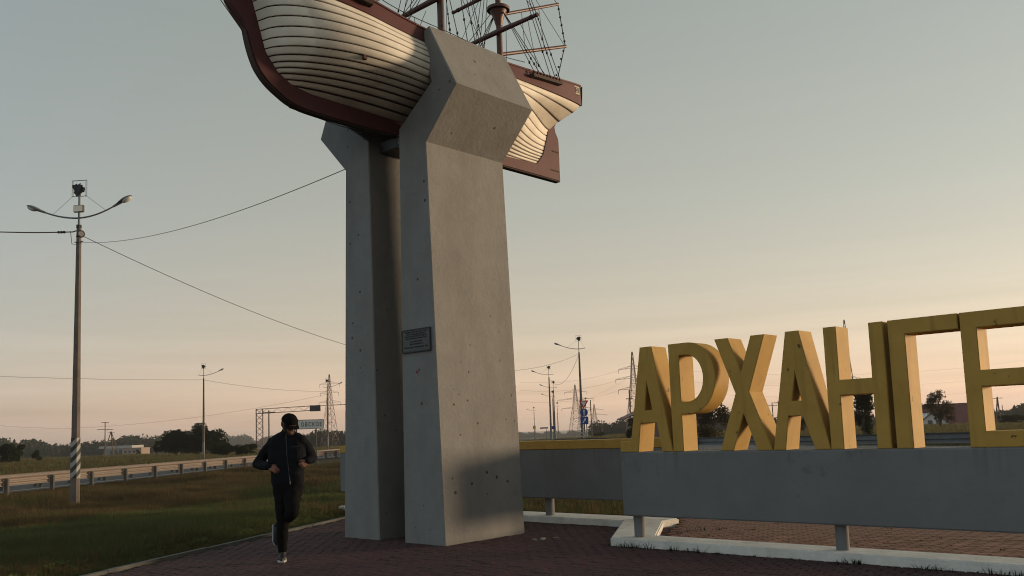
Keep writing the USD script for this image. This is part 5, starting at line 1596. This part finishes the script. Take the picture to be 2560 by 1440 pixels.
def shoe(heel, toe, up, nm):
    heel, toe, up = (np.array(x, float) for x in (heel, toe, up))
    d = toe - heel; L = np.linalg.norm(d); d /= L
    up = up - d * (up @ d); up /= np.linalg.norm(up); s = np.cross(d, up)
    sole = [hull(*[(heel + d * (L * a) + s * b + up * 0.012, 0.014) for a, b in ((0.06, 0.03), (0.06, -0.03), (0.45, 0.034), (0.45, -0.03), (0.75, 0.044), (0.75, -0.04), (0.95, 0.022), (0.95, -0.018))])]
    up_ = [hull((heel + d * L * 0.10 + up * 0.055, 0.034), (heel + d * L * 0.16 + up * 0.10, 0.036), (heel + d * L * 0.45 + up * 0.055, 0.038), (heel + d * L * 0.30 + up * 0.09, 0.036)),
           hull((heel + d * L * 0.45 + up * 0.052, 0.038), (heel + d * L * 0.74 + s * 0.012 + up * 0.038, 0.034), (heel + d * L * 0.74 - s * 0.012 + up * 0.038, 0.034), (heel + d * L * 0.92 + up * 0.032, 0.022))]
    a = skin_of(up_, 0.014, 4); b = skin_of(sole, 0.014, 2)
    sh = part(man, 'shoe', trimesh.Trimesh(pw(a.vertices), a.faces, process=False), 'shoe_dark', True, world=True)
    part(sh, 'sole', trimesh.Trimesh(pw(b.vertices), b.faces, process=False), 'shoe_white', True, world=True)


shoe((-0.01, -0.07, 0.012), (0.045, 0.20, 0.004), (0, 0, 1), 'a')
shoe((-0.165, -0.30, 0.43), (-0.160, -0.33, 0.16), (0.55, 0.83, 0.0), 'b')
# cap
cp = trimesh.creation.icosphere(3, 1.0)
v = cp.vertices.copy(); keep = v[:, 2] > -0.12
fk = keep[cp.faces].all(1)
q = HC + (v[:, :1] * 0.101) * HS + (v[:, 1:2] * 0.117 - 0.006) * HF + (v[:, 2:] * 0.098 + 0.040) * HU
cpm = trimesh.Trimesh(q, cp.faces[fk], process=False); cpm.remove_unreferenced_vertices()
capp = part(man, 'cap', trimesh.Trimesh(pw(cpm.vertices), cpm.faces, process=False), 'cap_black', True, world=True, label='black baseball cap')
br = []
for k in range(13):
    a = math.radians(-75 + 150 * k / 12)
    br.append(tuple(hp(0.082 * math.sin(a), 0.085 + 0.105 * math.cos(a) * 0.75, 0.030 - 0.028 * (1 - math.cos(a)) - 0.012)))
bm_ = hull(*[(c, 0.006) for c in br], (tuple(hp(-0.085, 0.06, 0.026)), 0.006), (tuple(hp(0.085, 0.06, 0.026)), 0.006)).to_mesh()
part(capp, 'brim', trimesh.Trimesh(pw(np.array(bm_.vert_properties[:, :3])), bm_.tri_verts, process=False), 'cap_black', 40, world=True)

# ------------------------------------------------------------------ grass, weeds, litter
def tuft(n, h, spread, w, seed, bend=0.4):
    rng = np.random.default_rng(seed)
    V, F = [], []
    for k in range(n):
        a = rng.uniform(0, 6.28); r = spread * math.sqrt(rng.uniform())
        p = np.array([r * math.cos(a), r * math.sin(a), -0.02])
        lean = np.array([math.cos(a + rng.normal(0, .8)), math.sin(a + rng.normal(0, .8)), 0]) * bend * rng.uniform(0.2, 1)
        hh = h * rng.uniform(0.5, 1.1)
        s_ = np.array([-lean[1], lean[0], 0]); s_ = s_ / (np.linalg.norm(s_) + 1e-9) * w * rng.uniform(0.7, 1.2)
        m_ = p + np.array([0, 0, hh * 0.55]) + lean * hh * 0.35
        t_ = p + np.array([0, 0, hh]) + lean * hh
        b0 = len(V) * 1
        i0 = sum(len(x) for x in V)
        V.append(np.array([p - s_, p + s_, m_ + s_ * 0.7, m_ - s_ * 0.7, t_]))
        F += [[i0, i0 + 1, i0 + 2], [i0, i0 + 2, i0 + 3], [i0 + 3, i0 + 2, i0 + 4]]
    return np.vstack(V), np.array(F)


def instancer(name, label, cat, protos, pos, scale, seed, kind='stuff'):
    rng = np.random.default_rng(seed)
    pi = UsdGeom.PointInstancer.Define(stage, '/World/' + free('/World', name))
    base = str(pi.GetPath())
    UsdGeom.Scope.Define(stage, base + '/kinds')
    paths = []
    for k, (nm, mesh, m) in enumerate(protos):
        pth = base + '/kinds/' + free(base, nm)
        usdkit.mesh(stage, pth, mesh, LOOKS[m]); paths.append(pth)
    pi.CreatePrototypesRel().SetTargets([Sdf.Path(p) for p in paths])
    n = len(pos)
    from pxr import Vt
    pi.CreatePositionsAttr(Vt.Vec3fArray.FromNumpy(np.asarray(pos, np.float32)))
    pi.CreateProtoIndicesAttr(Vt.IntArray.FromNumpy(rng.integers(0, len(protos), n).astype(np.int32)))
    ang = rng.uniform(0, 2 * math.pi, n)
    q = np.zeros((n, 4), np.float32); q[:, 2] = np.sin(ang / 2); q[:, 3] = np.cos(ang / 2)
    pi.CreateOrientationsAttr(Vt.QuathArray([Gf.Quath(float(w), 0, 0, float(z)) for z, w in zip(q[:, 2], q[:, 3])]))
    s = np.asarray(scale, np.float32); s = np.stack([s, s, s * rng.uniform(0.75, 1.25, n).astype(np.float32)], 1)
    pi.CreateScalesAttr(Vt.Vec3fArray.FromNumpy(s))
    return tag(pi.GetPrim(), label, cat, kind=kind)


def lawn_ok(x, y):
    d, q = edge_d(x, y), road_q(x, y)
    left = (d > 0.16) & (q < 0.7)
    return left


rg = np.random.default_rng(11)
# near lawn: density falls with distance
N0 = 210000
r = 9 + 50 * rg.uniform(0, 1, N0) ** 1.25
az = np.radians(rg.uniform(-48, 5, N0))
hd = np.stack([CF[:2] / np.linalg.norm(CF[:2])] * 2)
cf2 = CF[:2] / np.linalg.norm(CF[:2]); cr2 = np.array([cf2[1], -cf2[0]])
X = EYE[0] + r * (np.cos(az) * cf2[0] + np.sin(az) * cr2[0]); Y = EYE[1] + r * (np.cos(az) * cf2[1] + np.sin(az) * cr2[1])
ok = lawn_ok(X, Y) & in_view(X, Y, terrain(X, Y), 0.4)
X, Y, r = X[ok], Y[ok], r[ok]
Z = terrain(X, Y)
dry = meshkit.fbm(np.stack([X * 0.35, Y * 0.35, X * 0], -1), 3, 21) + 0.30 * smoothstep(4, 12, edge_d(X, Y)) - 0.12
isdry = dry + rg.normal(0, 0.11, len(X)) > 0.62
tall = 0.25 + 1.5 * meshkit.fbm(np.stack([X * 0.5, Y * 0.5, X * 0 + 3], -1), 2, 5)
low = smoothstep(0.1, 1.2, edge_d(X, Y)) * 0.75 + 0.25
sc = tall * low * (0.9 + r * 0.012) * (1 - 0.7 * smoothstep(-5.0, -1.0, road_q(X, Y)))
gp_ = [('green_tuft', tuft(16, 0.17, 0.08, 0.007, s, 0.75), 'grass_green') for s in (1, 2, 3)]
dp_ = [('dry_tuft', tuft(14, 0.24, 0.09, 0.0065, s, 0.65), 'grass_dry') for s in (4, 5, 6)]
instancer('lawn_grass', 'dark green grass of the lawn between plaza and guard rail', 'grass', gp_, np.stack([X, Y, Z], 1)[~isdry], sc[~isdry], 31)
instancer('dry_grass', 'brownish dry grass over the upper lawn near the rail and striped lamp', 'grass', dp_, np.stack([X, Y, Z], 1)[isdry], sc[isdry], 32)
# broad leaved weeds along the lawn's edge
n = 420
t_ = rg.uniform(-1.5, 6.2, n); o = 0.35 + np.abs(rg.normal(0, 0.5, n)) + 0.25
c_ = np.array([pe(a, b) for a, b in zip(t_, o)])


def broad(n, size, seed):
    rng = np.random.default_rng(seed); b = MB()
    for k in range(n):
        a = rng.uniform(0, 6.28); e = rng.uniform(0.2, 0.9); L = size * rng.uniform(0.6, 1.2); w = L * 0.3
        d = np.array([math.cos(a) * math.cos(e), math.sin(a) * math.cos(e), math.sin(e)]); s = np.array([-math.sin(a), math.cos(a), 0])
        b.add([np.zeros(3), d * L * .5 + s * w, d * L + [0, 0, -L * .12], d * L * .5 - s * w], [[0, 1, 2, 3]])
    return b.v and (np.vstack(b.v), np.vstack(b.f))


nz_ = meshkit.noise(np.stack([c_[:, 0] * 1.3, c_[:, 1] * 1.3, c_[:, 0] * 0], -1), 4)
kk = nz_ > 0.45
instancer('edge_weeds', 'pale broad leaved weeds growing low along the edge of the lawn', 'weeds', [('weed_plant', broad(9, 0.10, s), 'broad_leaf') for s in (1, 2, 3)],
          np.stack([c_[kk, 0], c_[kk, 1], terrain(c_[kk, 0], c_[kk, 1]) + 0.03], 1), rg.uniform(0.5, 1.3, kk.sum()), 33)
# meadow beyond the road
N1 = 140000
r = 40 + 240 * rg.uniform(0, 1, N1) ** 1.2; az = np.radians(rg.uniform(-44, 44, N1))
X = EYE[0] + r * (np.cos(az) * cf2[0] + np.sin(az) * cr2[0]); Y = EYE[1] + r * (np.cos(az) * cf2[1] + np.sin(az) * cr2[1])
rdm = np.min(np.hypot(X[:, None] - ramp[None, ::3, 0], Y[:, None] - ramp[None, ::3, 1]), 1)
ok = ((road_q(X, Y) > 13.2) | ((road_q(X, Y) < -6) & (r > 46))) & (rdm > 5.2)
X, Y, r = X[ok], Y[ok], r[ok]
instancer('meadow_grass', 'brown green rough grass of the field beyond the highway', 'grass', [('dry_tuft', tuft(12, 0.34, 0.25, 0.02, s, 0.5), 'grass_dry') for s in (7, 8)] + [('green_tuft', tuft(12, 0.34, 0.3, 0.022, s, 0.5), 'grass_green') for s in (9, 10)],
          np.stack([X, Y, terrain(X, Y)], 1), rg.uniform(0.5, 1.3, len(X)) * (0.8 + r * 0.004), 34)
# grass behind the walls
N2 = 26000
X = rg.uniform(-14, 16, N2); Y = 3.7 + 28 * rg.uniform(0, 1, N2) ** 1.3
bedp = bed_poly.buffer(0.03)
ok = np.array([not bedp.contains(Point(a, b)) for a, b in zip(X, Y)]) & (edge_d(X, Y) < 0.4) & in_view(X, Y, 0 * X, 0.1)
rdist = np.min(np.hypot(X[:, None] - ramp[None, :160, 0], Y[:, None] - ramp[None, :160, 1]), 1)
ok &= rdist > 4.7
X, Y = X[ok], Y[ok]
instancer('verge_grass', 'green grass growing behind the sign walls', 'grass', gp_ + dp_[:1], np.stack([X, Y, terrain(X, Y)], 1), rg.uniform(0.5, 1.2, len(X)) * (0.9 + Y * 0.02), 35)
# weeds at the plinth and in the bed
n = 64
X = np.concatenate([rg.uniform(1.95, 8.2, n), rg.uniform(2.5, 9, 90), rg.uniform(1.6, 2.9, 22)])
Y = np.concatenate([1.035 - np.abs(rg.normal(0, 0.03, n)), rg.uniform(1.7, 4.5, 90), rg.uniform(1.75, 3.2, 22)])
Zp = np.concatenate([np.zeros(n), np.full(112, 0.02)])
sc = np.concatenate([rg.uniform(0.3, 1.0, n) * (0.5 + 0.8 * (meshkit.noise(np.stack([X[:n] * 2.2, X[:n] * 0, X[:n] * 0], -1), 8) > 0.5)), rg.uniform(0.25, 0.6, 90), rg.uniform(0.5, 1.0, 22)])
ok = np.ones(len(X), bool); ok[n:] = np.array([bed_poly.contains(Point(a, b)) for a, b in zip(X[n:], Y[n:])])
instancer('joint_weeds', 'small dark weeds growing along the white plinth kerb and between the bricks', 'weeds', [('weed', tuft(12, 0.09, 0.05, 0.005, s, 1.0), 'weed_dark') for s in (12, 13, 14)], np.stack([X, Y, Zp], 1)[ok], sc[ok], 36)

rg2 = np.random.default_rng(5)
for k, (x, y) in enumerate(((0.70, 1.03), (0.76, 1.12), (0.80, 1.36))):
    p = rg2.normal(0, 1, (14, 3)) * [0.032, 0.022, 0.014]
    m = trimesh.convex.convex_hull(p); m.apply_translation((x, y, 0.012))
    single('litter_scrap', m, 'litter', ('crumpled pale scrap of litter on the plaza right of the pylon, nearest it', 'crumpled pale scrap of litter just behind the nearest one', 'crumpled pale scrap of litter on the plaza, farthest from the pylon')[k], 'litter', 'litter on the plaza')
lf = MB()
for k in range(70):
    x, y = rg2.uniform(-3.5, 4.5), rg2.uniform(-3.6, 1.2)
    if k > 40:
        u = rg2.uniform(-2, 3); c = pe(u, -rg2.uniform(0.1, 0.7)); x, y = c
    L = rg2.uniform(0.015, 0.04); a = rg2.uniform(0, 6.28)
    c, s = math.cos(a) * L, math.sin(a) * L
    lf.add([[x - c, y - s, 0.008], [x + s * .5, y - c * .5, 0.016], [x + c, y + s, 0.007], [x - s * .5, y + c * .5, 0.013]], [[0, 1, 2, 3]])
single('fallen_leaves', lf, 'dead_leaf', 'dark dead leaves scattered over the plaza', 'leaves', kind='stuff')

# ------------------------------------------------------------------ the evening air
single('haze', MB().box((-3200, -3200, -22), (3200, 3200, 45)), usdkit.material(stage, '/World/Looks/haze', {'v': ('principled_volume', {'color': (0.80, 0.82, 0.86), 'density': HAZE, 'anisotropy': 0.2})}, volume='v.volume'), 'thin evening haze over the plain', 'haze', kind='stuff')
